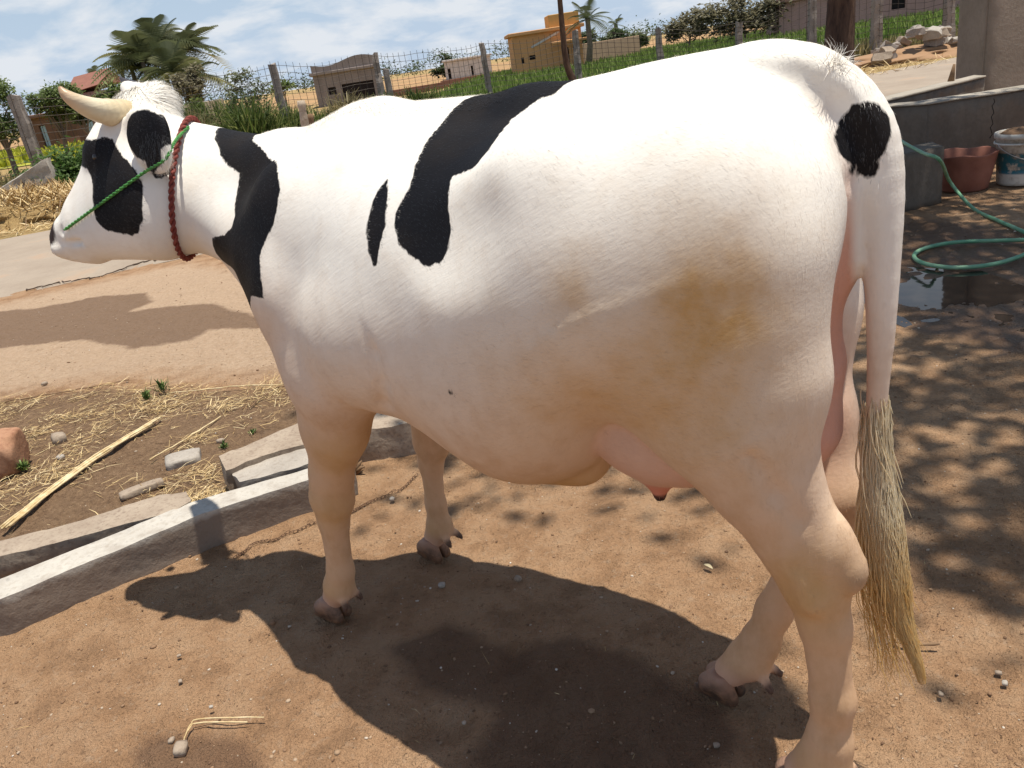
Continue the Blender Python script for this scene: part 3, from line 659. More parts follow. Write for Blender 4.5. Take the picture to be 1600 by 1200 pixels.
# ================================================================== GROUND AND ROAD
def vnoise(x, y, s, seed=0):
    """smooth value noise, numpy"""
    x = np.asarray(x) / s; y = np.asarray(y) / s; xi = np.floor(x).astype(np.int64); yi = np.floor(y).astype(np.int64); fx = x - xi; fy = y - yi
    fx = fx * fx * (3 - 2 * fx); fy = fy * fy * (3 - 2 * fy)
    def h(a, b):
        n = (a * 374761393 + b * 668265263 + seed * 144665) & 0x7fffffff; n = ((n ^ (n >> 13)) * 1274126177) & 0x7fffffff; return ((n ^ (n >> 16)) & 0xffff) / 65535. - .5
    return (h(xi, yi) * (1 - fx) + h(xi + 1, yi) * fx) * (1 - fy) + (h(xi, yi + 1) * (1 - fx) + h(xi + 1, yi + 1) * fx) * fy
def gz(x, y):
    """ground height"""
    x = np.asarray(x, float); y = np.asarray(y, float); near = np.exp(-(np.maximum(y - 3, 0) / 9) ** 2) * np.exp(-(np.maximum(abs(x) - 2, 0) / 9) ** 2)
    z = (vnoise(x, y, .9, 1) * .022 + vnoise(x, y, .30, 2) * .014 + vnoise(x, y, .11, 3) * .013 + vnoise(x, y, .05, 4) * .008 + np.maximum(vnoise(x, y, .035, 5) - .18, 0) * .035) * near - .006
    for dx_, dy_, a_ in ((-.32, 1.55, .3), (-.1, 1.75, 1.), (.12, 1.42, .2), (-.95, 1.75, .6), (.95, 2.3, .9), (.75, 2.75, .4), (1.3, 2.6, 1.3), (-.2, 2.9, .2), (.5, 3.2, .5), (-.6, 1.62, 1.4)):
        u = ((x - dx_) * math.cos(a_) + (y - dy_) * math.sin(a_)) / .065; v = (-(x - dx_) * math.sin(a_) + (y - dy_) * math.cos(a_)) / .05; r2 = u * u + v * v
        z = z - .012 * np.exp(-r2 ** 1.6) + .006 * np.exp(-((np.sqrt(r2) - 1.35) / .3) ** 2)
    pud = np.exp(-(((x - 2.4) / .5) ** 2 + ((y - 4.05) / .42) ** 2)); z = z * (1 - .6 * pud) - .010 * pud
    return z
PUD = [gnd(*p)[:2] for p in ((1395, 440), (1440, 432), (1520, 436), (1570, 455), (1600, 480), (1640, 500), (1560, 505), (1500, 498), (1450, 500), (1408, 482), (1385, 460))]
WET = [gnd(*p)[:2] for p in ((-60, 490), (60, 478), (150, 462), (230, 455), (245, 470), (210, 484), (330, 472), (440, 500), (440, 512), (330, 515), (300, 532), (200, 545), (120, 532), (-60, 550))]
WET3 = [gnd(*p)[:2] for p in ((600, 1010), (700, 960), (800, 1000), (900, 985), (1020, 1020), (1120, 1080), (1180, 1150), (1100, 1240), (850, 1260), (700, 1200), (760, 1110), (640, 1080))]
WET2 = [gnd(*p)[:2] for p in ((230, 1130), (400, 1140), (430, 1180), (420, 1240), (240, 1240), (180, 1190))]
MUD = [gnd(*p)[:2] for p in ((1380, 360), (1420, 335), (1500, 345), (1620, 360), (1700, 420), (1700, 560), (1560, 560), (1480, 530), (1400, 520), (1370, 440))]
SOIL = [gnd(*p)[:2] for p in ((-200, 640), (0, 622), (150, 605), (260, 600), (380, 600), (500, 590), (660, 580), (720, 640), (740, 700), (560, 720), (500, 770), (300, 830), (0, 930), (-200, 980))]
PALE = [gnd(*p)[:2] for p in ((-400, 520), (0, 470), (300, 405), (480, 420), (700, 420), (720, 560), (480, 600), (200, 600), (0, 625), (-400, 700))]
def axis(lo, hi, step, far_lo, far_hi, grow=1.13):
    a = list(np.arange(lo, hi, step)); s = step
    while a[-1] < far_hi: s *= grow; a.append(a[-1] + s)
    s = step; b = []
    c = lo
    while c > far_lo: s *= grow; c -= s; b.append(c)
    return np.array(b[::-1] + a)
gx = axis(-3.6, 4.4, .022, -900, 900); gy = axis(.35, 7.6, .022, -40, 1500)
GX, GY = np.meshgrid(gx, gy, indexing='ij'); GXf, GYf = GX.ravel(), GY.ravel(); GZ = gz(GXf, GYf)
i = np.arange(len(gx) - 1)[:, None] * len(gy) + np.arange(len(gy) - 1)[None]; i = i.ravel()
GQ = np.stack([i, i + len(gy), i + len(gy) + 1, i + 1], 1)
P2 = np.stack([GXf, GYf], 1)
M = NT("ground_dirt", .92, .2)
nA = M.noise(.9, 6, .6); nB = M.noise(6, 6, .62); nC = M.noise(40, 5, .65); nD = M.noise(160, 3, .6)
base = M.mix(M.ramp(nA, [(.32, 0), (.68, 1)]), (.325, .185, .098), (.40, .245, .138))
base = M.mix(M.math('MULTIPLY', M.ramp(nB, [(.45, 0), (.72, 1)]), .55), base, (.47, .32, .20))
base = M.mix(M.math('MULTIPLY', M.ramp(nB, [(.30, 1), (.50, 0)]), .75), base, (.225, .132, .072))
base = M.mix(M.math('MULTIPLY', M.ramp(nC, [(.56, 0), (.70, 1)]), .5), base, (.40, .29, .20))
base = M.mix(M.math('MULTIPLY', M.ramp(nC, [(.28, 1), (.42, 0)]), .5), base, (.12, .068, .04))
pale = M.math('ADD', M.attr("pale"), M.math('MULTIPLY', M.math('SUBTRACT', nB, .5), .5))
base = M.mix(M.math('MULTIPLY', M.ramp(pale, [(.0, 0), (.35, 1)]), .85), base, M.mix(M.ramp(nC, [(.35, 0), (.7, 1)]), (.42, .295, .195), (.52, .385, .275)))
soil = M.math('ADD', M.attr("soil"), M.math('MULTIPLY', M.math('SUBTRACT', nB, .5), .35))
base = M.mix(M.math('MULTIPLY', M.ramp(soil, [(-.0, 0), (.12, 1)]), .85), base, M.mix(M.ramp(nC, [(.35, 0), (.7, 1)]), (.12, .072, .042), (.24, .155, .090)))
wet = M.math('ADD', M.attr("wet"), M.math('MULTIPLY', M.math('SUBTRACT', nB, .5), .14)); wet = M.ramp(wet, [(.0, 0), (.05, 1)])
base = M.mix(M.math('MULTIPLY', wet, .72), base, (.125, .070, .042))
mud = M.math('ADD', M.attr("mud"), M.math('MULTIPLY', M.math('SUBTRACT', nB, .5), .5)); mudr = M.ramp(mud, [(.0, 0), (.16, 1)])
base = M.mix(M.math('MULTIPLY', mudr, .85), base, M.mix(nC, (.075, .042, .026), (.15, .090, .056)))
dry = M.math('ADD', M.attr("dry"), M.math('MULTIPLY', M.math('SUBTRACT', nA, .5), .6))
base = M.mix(M.ramp(dry, [(.0, 0), (.3, 1)]), base, M.mix(M.ramp(nB, [(.35, 0), (.65, 1)]), (.40, .26, .115), (.22, .17, .07)))
M.color(base)
M.rough(M.ramp(M.math('ADD', M.math('MULTIPLY', mudr, .8), M.math('MULTIPLY', nC, .25)), [(.2, .95), (.95, .32)]))
M.bump(nB, .05, .5); M.bump(nC, .014, .9); M.bump(nD, .006, 1.0); M.bump(M.voro(70), .004, .4)
def sat(sd, w): return np.clip(sd / w, -1, 1)
rl = (GYf - (8.09 + .407 * (GXf + 4.93)))                     # distance-like beyond the near road edge
dryf = np.clip((rl - 4.2) / 2, -1, 1)
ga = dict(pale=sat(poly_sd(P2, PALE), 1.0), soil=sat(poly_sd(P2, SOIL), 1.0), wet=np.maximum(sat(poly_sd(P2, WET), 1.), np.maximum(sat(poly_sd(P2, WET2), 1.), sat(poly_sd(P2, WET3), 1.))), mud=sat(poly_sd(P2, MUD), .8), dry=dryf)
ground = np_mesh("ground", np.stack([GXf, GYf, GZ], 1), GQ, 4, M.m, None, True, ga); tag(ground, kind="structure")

# road strip of old concrete beyond the yard
def strip(name, pts_near, pts_far, z, mat, nx=120, ny=14):
    V, Fq = [], []; a0, a1 = map(np.array, pts_near); b0, b1 = map(np.array, pts_far)
    for i_ in range(nx + 1):
        t = i_ / nx; p = a0 + (a1 - a0) * t; q = b0 + (b1 - b0) * t
        for j in range(ny + 1):
            s = j / ny; r = p + (q - p) * s
            if j == 0: r = r + np.array([0, vnoise(r[0], 3., .8, 7) * .5 + vnoise(r[0], 3., .25, 8) * .2])
            V.append((r[0], r[1], z - (.02 if j == 0 else 0)))
    for i_ in range(nx):
        for j in range(ny):
            k = i_ * (ny + 1) + j; Fq.append((k, k + ny + 1, k + ny + 2, k + 1))
    o = mesh_obj(name, V, Fq, mat, None, True); tag(o, kind="structure"); return o
M = NT("road_concrete", .9, .2); n1 = M.noise(1.2, 6, .6); n2 = M.noise(30, 5, .65)
c = M.mix(M.ramp(n1, [(.3, 0), (.7, 1)]), (.27, .215, .165), (.34, .28, .22)); c = M.mix(M.math('MULTIPLY', M.ramp(n2, [(.5, 0), (.7, 1)]), .4), c, (.21, .17, .14))
c = M.mix(M.math('MULTIPLY', M.ramp(n1, [(.58, 0), (.66, 1)]), .5), c, (.36, .24, .16)); M.color(c); M.bump(n2, .008, .5)
road = strip("road", ((-25, -.08), (34, 23.93)), ((-26, 5.9), (34, 24.8 + 3.1)), .016, M.m)
# old mortar joint along the road's near edge
V, Fq = [], []
for a, b in (((95, 443), (160, 433)), ((160, 433), (225, 410)), ((225, 410), (300, 401)), ((40, 455), (95, 443))):
    p, q = gnd(*a), gnd(*b); n = 14
    pts = [np.array([p[0] + (q[0] - p[0]) * t + rng.normal(0, .012), p[1] + (q[1] - p[1]) * t + rng.normal(0, .03), .014]) for t in np.linspace(0, 1, n)]
    tube(pts, list(.004 + .005 * rng.random(n)), 5, True, V, Fq)
M = NT("dark_crack", .95, .1); M.color((.09, .065, .05)); tag(mesh_obj("road_edge", V, Fq, M.m), kind="structure")

# puddle: water lying in the hollows of the mud
M = NT("puddle_water", .04, .6); M.color((.018, .014, .012)); M.b.inputs["IOR"].default_value = 1.33; M.bump(M.noise(5, 3), .003, .25)
pc_ = np.array(PUD).mean(0); PUD = [pc_ + (np.array(p) - pc_) * 1.5 for p in PUD]; bm = bmesh.new(); vs = [bm.verts.new((p[0], p[1], -.0065)) for p in PUD]; bm.faces.new(vs); tag(bm_obj("puddle", bm, M.m), kind="structure")

# ================================================================== LITTER, STONES, KERBS
def icos(n, sub=1):
    bm = bmesh.new(); bmesh.ops.create_icosphere(bm, subdivisions=sub, radius=1); V = np.array([v.co[:] for v in bm.verts]); F_ = np.array([[v.index for v in f.verts] for f in bm.faces]); bm.free(); return V, F_
def in_poly(n, poly, g):
    poly = np.array(poly); lo, hi = poly.min(0), poly.max(0); out = np.zeros((0, 2))
    while len(out) < n:
        p = lo + (hi - lo) * g.random((n * 3, 2)); out = np.vstack([out, p[poly_sd(p, poly) > 0]])
    return out[:n]
# gravel and clods
g = np.random.default_rng(5); IV, IF = icos(1, 1)
n = 17000; y = .9 + 7.5 * g.random(n) ** 1.5; x = (g.random(n) - .5) * (1.6 + y * 1.5) + .1; sz = .0016 + .0042 * g.random(n) ** 4 + (g.random(n) < .012) * .006
sc_ = sz[:, None] * (.6 + .8 * g.random((n, 3))); sc_[:, 2] *= .6; rot = g.random(n) * 6.28
VV = IV[None] * (1 + .25 * (g.random((n, len(IV), 1)) - .5)) * sc_[:, None]; cx, sx = np.cos(rot)[:, None], np.sin(rot)[:, None]
VV = np.stack([VV[..., 0] * cx - VV[..., 1] * sx + x[:, None], VV[..., 0] * sx + VV[..., 1] * cx + y[:, None], VV[..., 2] + (gz(x, y) + sc_[:, 2] * .35)[:, None]], -1)
tone = np.repeat(g.random(n), len(IV))
M = NT("gravel", .9, .2); M.color(M.ramp(M.attr("tone"), [(0, (.13, .075, .045)), (.55, (.24, .145, .085)), (.8, (.36, .25, .16)), (.93, (.42, .34, .26)), (1, (.62, .57, .5))]))
tag(np_mesh("gravel", VV.reshape(-1, 3), (IF[None] + (np.arange(n) * len(IV))[:, None, None]).reshape(-1, 3), 3, M.m, None, True, dict(tone=tone)), "small stones and crumbs of soil scattered over the yard", "gravel", kind="stuff")

def stone_mat(name, c1, c2, c3, sc=1.):
    M = NT(name, .9, .2); a = M.noise(7 * sc, 6, .65); b = M.noise(45 * sc, 5, .65); v = M.voro(60 * sc)
    c = M.mix(M.ramp(a, [(.3, 0), (.7, 1)]), c1, c2); c = M.mix(M.math('MULTIPLY', M.ramp(b, [(.5, 0), (.66, 1)]), .6), c, c3)
    c = M.mix(M.math('MULTIPLY', M.ramp(b, [(.3, 1), (.42, 0)]), .4), c, tuple(k * .45 for k in c1)); M.color(c); M.bump(a, .02 / sc, .35); M.bump(b, .005 / sc, .45)
    return M.m
MG = stone_mat("granite_grey", (.30, .265, .23), (.42, .38, .33), (.24, .20, .165))
MGd = stone_mat("granite_brown", (.27, .21, .16), (.38, .31, .24), (.17, .12, .09))
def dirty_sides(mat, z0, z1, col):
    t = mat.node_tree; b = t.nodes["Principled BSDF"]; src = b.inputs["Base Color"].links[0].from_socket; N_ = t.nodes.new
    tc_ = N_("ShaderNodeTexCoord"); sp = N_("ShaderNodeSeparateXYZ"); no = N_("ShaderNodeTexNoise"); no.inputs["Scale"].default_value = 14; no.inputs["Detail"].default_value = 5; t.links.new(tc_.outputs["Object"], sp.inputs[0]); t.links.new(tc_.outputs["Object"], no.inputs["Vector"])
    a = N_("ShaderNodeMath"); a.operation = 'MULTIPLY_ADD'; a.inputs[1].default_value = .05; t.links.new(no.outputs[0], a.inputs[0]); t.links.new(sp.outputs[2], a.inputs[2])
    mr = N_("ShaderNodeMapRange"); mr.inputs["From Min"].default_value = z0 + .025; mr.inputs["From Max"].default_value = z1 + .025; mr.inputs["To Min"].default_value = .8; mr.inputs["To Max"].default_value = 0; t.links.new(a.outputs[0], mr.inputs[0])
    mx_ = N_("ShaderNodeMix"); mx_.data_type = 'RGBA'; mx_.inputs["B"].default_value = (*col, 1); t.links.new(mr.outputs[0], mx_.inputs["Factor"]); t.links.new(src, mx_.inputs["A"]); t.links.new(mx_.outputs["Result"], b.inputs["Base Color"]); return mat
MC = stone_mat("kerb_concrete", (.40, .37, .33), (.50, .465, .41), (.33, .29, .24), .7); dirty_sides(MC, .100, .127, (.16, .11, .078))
def rough_prism(name, top, z0, z1, mat, amp=.006, inset=.0, sub=.03, seed=0, fz=None):
    """slab: top outline (world x,y), from z0 to z1, hand-cut faces"""
    bm = bmesh.new(); c = np.mean(top, 0); vt = []; vb = []
    for k, p in enumerate(top):
        h_ = z1 if fz is None else fz[k]
        vt.append(bm.verts.new((p[0], p[1], h_))); q = np.array(p) + (np.array(p) - c) * inset; vb.append(bm.verts.new((q[0], q[1], z0)))
    bm.faces.new(vt); bm.faces.new(vb[::-1]); n_ = len(top)
    for k in range(n_): bm.faces.new((vt[(k + 1) % n_], vt[k], vb[k], vb[(k + 1) % n_]))
    bmesh.ops.recalc_face_normals(bm, faces=bm.faces); bmesh.ops.triangulate(bm, faces=bm.faces)
    for _ in range(9):
        L = [e for e in bm.edges if e.calc_length() > sub]
        if not L: break
        bmesh.ops.subdivide_edges(bm, edges=L, cuts=1, use_grid_fill=False); bmesh.ops.triangulate(bm, faces=bm.faces)
    for v in bm.verts:
        x_, y_, z_ = v.co; k = vnoise(x_ + z_ * 1.3, y_ + z_, .09, seed) + .6 * vnoise(x_ + z_, y_ - z_ * 2, .035, seed + 1); k2 = vnoise(x_ * 1.2 + 5, z_ * 3 + y_, .2, seed + 2)
        if z_ > z0 + .01: v.co += Vector(((k + k2) * amp * 1.4, (k - k2) * amp, k * amp * 1.2))
    o = bm_obj(name, bm, mat, None, True); o.data.set_sharp_from_angle(angle=R(38)); return o
def ztop(px, py, z): return gnd(px, py, z)[:2]
# white-topped kerb nearest the cow
kz = .128
front = [ztop(*p, kz) for p in ((-330, 1010), (0, 936), (160, 870), (315, 803), (490, 747), (548, 725))]; back = [ztop(*p, kz) for p in ((548, 708), (490, 729), (300, 784), (160, 842), (0, 905), (-330, 972))]
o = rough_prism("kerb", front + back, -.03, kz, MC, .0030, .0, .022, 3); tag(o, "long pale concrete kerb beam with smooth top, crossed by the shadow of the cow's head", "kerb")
o = rough_prism("kerb", [ztop(*p, .13) for p in ((-330, 930), (0, 868), (150, 832), (272, 797), (297, 783), (290, 768), (250, 772), (130, 812), (0, 846), (-330, 905))], -.03, .13, MGd, .006, 0, .03, 4); tag(o, "shorter rough kerb piece with a broken end, behind the long pale kerb", "kerb")
# quarried slabs
o = rough_prism("stone_slab", [ztop(*p, .14) for p in ((340, 714), (392, 690), (482, 655), (560, 640), (645, 628), (700, 620), (700, 650), (600, 668), (487, 690), (410, 712), (352, 735))], -.03, .14, MGd, .009, .0, .03, 9); tag(o, "long split stone slab lying behind the cow's front legs", "slab")
o = rough_prism("stone_slab", [ztop(*p, .12) for p in ((358, 730), (395, 712), (480, 697), (540, 690), (540, 715), (492, 722), (430, 738), (376, 752))], -.03, .12, MG, .008, .0, .03, 12); tag(o, "short pale stone slab wedged between the kerb and the long split slab", "slab")
def boulder(name, px, py, r, mat, label, cat="stone", seed=0, group=None, sub=3, amp=.2, lift=.35, at=None):
    bm = bmesh.new(); bmesh.ops.create_icosphere(bm, subdivisions=sub, radius=1); p = gnd(px, py) if at is None else np.array(at)
    for v in bm.verts:
        q = v.co.copy(); k = 1 + amp * (vnoise(q.x * 1.0 + seed, q.y + q.z * .7, .8, seed) * 2 + vnoise(q.x + q.z, q.y - q.z, .35, seed + 1)); 
        f_ = [max(-.72, min(.72, q[a] * k)) for a in range(3)]; v.co = Vector((f_[0] * r[0] * 1.25, f_[1] * r[1] * 1.25, f_[2] * r[2] * 1.25))
    rz = seed * 1.7; Mt = Matrix.Rotation(rz, 4, 'Z') @ Matrix.Rotation(.25 * math.sin(seed * 3.), 4, 'X'); bm.transform(Mt)
    o = bm_obj(name, bm, mat, None, True); o.location = (p[0], p[1], p[2] + r[2] * lift); tag(o, label, cat, group); return o
MR = stone_mat("red_boulder", (.30, .15, .085), (.42, .24, .15), (.22, .10, .06), .8)
boulder("boulder", 5, 735, (.115, .12, .11), MR, "rounded reddish brown boulder on the soil at the left edge of the photo", "boulder", 1, sub=4, amp=.12, lift=.75)
boulder("stone", 288, 722, (.085, .055, .03), MG, "flat pale stone half buried in the straw left of the two slabs", seed=2, lift=.3)
boulder("stone", 222, 766, (.10, .04, .02), MGd, "flat brown stone lying in front of the kerb piece's broken end", seed=4, lift=.2)
boulder("stone", 632, 697, (.045, .035, .035), MG, "small squared grey stone between the cow's front legs", seed=4, sub=2)
boulder("stone", 93, 688, (.045, .035, .03), MGd, "brown stone sitting in straw right of the boulder", seed=5, sub=2)
STL = ["white pebble in the straw just right of the boulder", "tiny pale pebble at the upper left edge of the straw", "grey pebble touching the left end of the long slab", "brown pebble on the dirt between the cow's front legs", "pale pebble in the cow's shadow at the bottom of the photo",
       "pale clod at the end of the bent yellow straw", "small pebble above the bent yellow straw", "pebble left of the shadow, uppermost of three in a short column", "small grey stone topmost on the sunlit dirt left of the cow's shadow", "larger flat grey stone behind the tail, on the shaded dirt", "flat grey stone just under the larger one behind the tail",
       "pale pebble under the belly near the edge of the cow's shadow", "pale stone at the far right of the yard, lowest of a close pair", "pale stone at the far right of the yard, upper of a close pair", "single pebble right of the tail tuft tip", "pale pebble in the shadow beside the far front hoof", "tiny pebble next to the clod of the bent straw"]
for k, (a, b, r) in enumerate(((95, 716, .022), (70, 600, .02), (345, 690, .02), (613, 780, .012), (1120, 1165, .008), (283, 1172, .022), (330, 1105, .006), (282, 1065, .007), (280, 1025, .007), (1335, 668, .05), (1340, 690, .04), (810, 905, .012), (1570, 1068, .008), (1560, 1052, .008), (1470, 1085, .007), (690, 915, .012), (268, 1158, .01))):
    boulder("stone", a, b, (r, r * .8, r * .6), MGd if k % 3 else MG, STL[k], seed=20 + k, sub=2)

# straw
def blades(name, P, D, L, W, mat, tone, bend=.1, kind="stuff", label=None, cat=None, seed=0, parent=None, attrs=True):
    """flat blades/straws: start P, direction D, length L, width W"""
    g = np.random.default_rng(seed); n = len(P); D = D / (np.linalg.norm(D, axis=1)[:, None] + 1e-9); up = np.tile([0, 0, 1.], (n, 1)) + g.normal(0, .35, (n, 3))
    S_ = np.cross(D, up); S_ /= np.linalg.norm(S_, axis=1)[:, None] + 1e-9; B = np.cross(S_, D) * (g.normal(0, bend, n))[:, None] * L[:, None]
    pts = []
    for t, w in ((0, .7), (.5, 1), (1, .25)):
        c = P + D * (L * t)[:, None] + B * (t * (1 - t) * 4); pts += [c - S_ * (W * w * .5)[:, None], c + S_ * (W * w * .5)[:, None]]
    V = np.stack(pts, 1).reshape(-1, 3); b = np.arange(n) * 6; F_ = np.concatenate([np.stack([b, b + 1, b + 3, b + 2], 1), np.stack([b + 2, b + 3, b + 5, b + 4], 1)])
    o = np_mesh(name, V, F_, 4, mat, parent, False, dict(tone=np.repeat(tone, 6)))
    if kind: tag(o, label, cat, kind=kind)
    return o
MS = NT("straw", .6, .3); MS.color(MS.ramp(MS.attr("tone"), [(0, (.20, .12, .06)), (.35, (.42, .28, .12)), (.7, (.60, .44, .21)), (1, (.74, .60, .36))]))
g = np.random.default_rng(31)
reg = in_poly(20000, SOIL, g); dn = vnoise(reg[:, 0], reg[:, 1], .5, 40) + .7 * vnoise(reg[:, 0], reg[:, 1], .17, 41) + .2 * g.normal(0, 1, len(reg)); reg = reg[dn > .0]
pk = np.vstack([ztop(*p, 0)[None] + g.normal(0, (.07, .05), (k, 2)) for p, k in (((318, 785), 420), ((300, 745), 160), ((245, 640), 200), ((120, 650), 160), ((350, 640), 160), ((40, 680), 120), ((300, 690), 120), ((90, 745), 160), ((420, 600), 80))]); reg = np.vstack([reg, pk])
n = len(reg); a = g.normal(.55, .9, n); P = np.column_stack([reg, gz(reg[:, 0], reg[:, 1]) + .003 + .025 * g.random(n) ** 2]); D = np.column_stack([np.cos(a), np.sin(a), g.normal(0, .12, n)])
L = .02 + .12 * g.random(n) ** 2.; blades("straw_litter", P, D, L, .0012 + .0022 * g.random(n), MS.m, g.random(n), .12, label="dry straw litter strewn over the soil behind the kerbs", cat="straw")
# a few loose straws on the foreground and at the right
n = 150; y = 1.1 + 5 * g.random(n); x = (g.random(n) - .45) * (1.4 + y * 1.3); a = g.random(n) * 6.28
blades("loose_straws", np.column_stack([x, y, gz(x, y) + .004]), np.column_stack([np.cos(a), np.sin(a), 0 * a]), .015 + .05 * g.random(n) ** 2, .001 + .001 * g.random(n), MS.m, g.random(n), .1, label="a few loose straws lying on the bare dirt of the yard", cat="straw", seed=3)
def stalk(name, pix, rad, label, cat, mat, n_=14, jitter=.004, parts=1, spread=.0, z=.012):
    V, Fq = [], []; g = np.random.default_rng(abs(hash(name + str(pix[0]))) % 1000 if False else int(pix[0][0] * 7 + pix[0][1]) % 1000)
    pts = np.array([np.append(gnd(*p)[:2], z) for p in pix]); c = spline(pts, n_) if len(pts) > 2 else np.array([pts[0] + (pts[1] - pts[0]) * t for t in np.linspace(0, 1, n_)])
    for k in range(parts):
        off = g.normal(0, spread, 3) * [1, 1, .4]; end = g.normal(0, spread * 1.2, 3) * [1, 1, .3]; a, b = sorted(g.random(2) * .25) if parts > 1 else (0, 0); i0 = int(a * n_); i1 = n_ - int(b * n_ * g.random())
        q = [c[i] + off + end * (i / n_) + g.normal(0, jitter, 3) * [1, 1, .4] for i in range(i0, i1)]
        tube(q, [rad * (.7 + .5 * g.random()) * (.8 + .4 * g.random()) for _ in q], 6, True, V, Fq)
    o = mesh_obj(name, V, Fq, mat, None, True); tag(o, label, cat); return o
Mst = NT("dry_stalk", .65, .3); Mst.color(Mst.mix(Mst.ramp(Mst.noise(25, 4), [(.35, 0), (.7, 1)]), (.46, .33, .16), (.72, .60, .38)))
Mtw = NT("dark_twig", .85, .2); Mtw.color(Mtw.mix(Mtw.noise(30, 3), (.14, .08, .045), (.26, .17, .10)))
stalk("stalk_bundle", ((8, 832), (90, 765), (170, 708), (250, 660)), .0045, "thick bundle of pale dry stalks lying slantwise in the straw", "stalks", Mst.m, 16, .0015, 11, .011, .022)
stalk("dry_stalk", ((235, 722), (290, 690), (345, 655)), .004, "single long dry stalk lying in straw beside the flat pale stone", "stalk", Mst.m)
stalk("twig", ((0, 632), (90, 617), (205, 596)), .004, "long dark twig along the upper edge of the straw at left", "twig", Mtw.m, 16, .006)
stalk("twig", ((265, 618), (350, 608), (470, 602)), .003, "straight pale stem lying at the straw's far edge by the front leg", "twig", Mst.m)
stalk("twig", ((390, 640), (430, 610), (478, 600)), .0035, "dark bent twig in the shade left of the cow's front leg", "twig", Mtw.m)
stalk("twig", ((1392, 1008), (1430, 1013), (1468, 1012)), .0042, "short straight stick on the dirt behind the tail tuft", "twig", Mtw.m, 8, .0006)
stalk("bent_straw", ((288, 1168), (300, 1140), (318, 1131), (415, 1129)), .0022, "bent yellow straw with a small clod at one end, lying in the foreground dirt", "straw", Mst.m, 14, .0005, 2, .003)
# dark chain laid in place of a shadow line between kerb and foreleg
V, Fq = [], []; ch = [gnd(*p) for p in ((366, 868), (400, 850), (440, 838), (492, 815), (545, 800), (575, 785), (620, 765), (652, 742))]; ch = spline(ch, 60)
for k in range(59):
    a_, b_ = ch[k], ch[k + 1]; m_ = (a_ + b_) / 2 + [0, 0, .004 + float(gz(a_[0], a_[1])) + .004]; d_ = (b_ - a_) / np.linalg.norm(b_ - a_) * .0115; s_ = np.cross(d_, [0, 0, 1.]) * .45 if k % 2 else np.array([0, 0, .005])
    loop_ = [m_ + d_ * math.cos(t) + s_ * math.sin(t) for t in np.linspace(0, 2 * math.pi, 9)]; tube(loop_, .0011, 4, False, V, Fq)
M = NT("shadow_line_iron", .7, .4); M.b.inputs["Metallic"].default_value = .5; M.color(M.mix(M.noise(60, 3), (.05, .028, .02), (.14, .07, .04))); tag(mesh_obj("chain", V, Fq, M.m), "thin rusty chain lying on the dirt between the cow's front legs and the kerb", "chain")
# root stub behind the near foreleg
V, Fq = [], []; b0 = gnd(556, 740)
for dx_, dy_, dz_ in ((.035, .01, .05), (.045, -.01, .03), (.02, .02, .065), (-.02, 0, .04), (.03, .03, .02)): tube([b0, b0 + np.array([dx_, dy_, dz_]) * .6 + [0, 0, .008], b0 + np.array([dx_, dy_, dz_])], [.012, .008, .003], 6, True, V, Fq)
tag(mesh_obj("root_stub", V, Fq, Mtw.m, None, True), "small knotted root stub sticking up just behind the near front leg", "root")
# yellowish dry leaf and pale scrap
def leaf(name, px, py, L, W, rz, mat, label, cat="leaf", curl=.3):
    p = gnd(px, py); V, Fq = [], []
    for i in range(7):
        t = i / 6; w = W * math.sin(math.pi * (.08 + .88 * t)) * .5
        for s in (-1, 0, 1): V.append((L * (t - .5), s * w, .003 + abs(s) * w * curl + .004 * math.sin(t * 3)))
    for i in range(6):
        for j in range(2): k = i * 3 + j; Fq.append((k, k + 1, k + 4, k + 3))
    o = mesh_obj(name, V, Fq, mat, None, True); o.location = (p[0], p[1], p[2] + .002); o.rotation_euler = (0, 0, rz); md = o.modifiers.new("t", 'SOLIDIFY'); md.thickness = .0008; tag(o, label, cat); return o
Ml = NT("dry_leaf", .6); Ml.color((.50, .42, .26)); leaf("dry_leaf", 1107, 888, .035, .013, -1.0, Ml.m, "small pale dry leaf on the dirt under the cow's belly")
leaf("dry_leaf", 445, 690, .03, .013, .4, Ml.m, "small curled leaf among the straw near the short slab")
Mp_ = NT("pale_scrap", .8); Mp_.color((.55, .53, .48)); leaf("plastic_scrap", 82, 328, .5, .3, .2, Mp_.m, "pale torn plastic scrap in front of the straw heap at left", "scrap", .5)
# green weeds growing in the litter
MW = NT("weed_green", .55, .3); MW.color(MW.ramp(MW.attr("tone"), [(0, (.03, .065, .015)), (.6, (.08, .15, .035)), (1, (.20, .26, .07))]))
MW.b.inputs["Subsurface Weight"].default_value = 0
def weed(px, py, n, h, r, label, at=None, name="weed", group=None, mat=None, wd=.006, cat="plant"):
    g = np.random.default_rng(int(abs(px) * 3 + abs(py))); p = gnd(px, py) if at is None else np.array(at, float); a = g.random(n) * 6.28; el = .35 + 1.0 * g.random(n); P = np.tile(p, (n, 1)) + np.column_stack([np.cos(a) * r * .25, np.sin(a) * r * .25, 0 * a]) * g.random((n, 1))
    P[:, 2] += h * .55 * g.random(n) ** 1.5; D = np.column_stack([np.cos(a) * np.cos(el), np.sin(a) * np.cos(el), np.sin(el)]); L = h * (.25 + .6 * g.random(n))
    o = blades(name, P, D, L, wd * (.6 + .8 * g.random(n)), (mat or MW).m, g.random(n), .25, kind=None, seed=int(px) % 97); tag(o, label, cat, group); return o
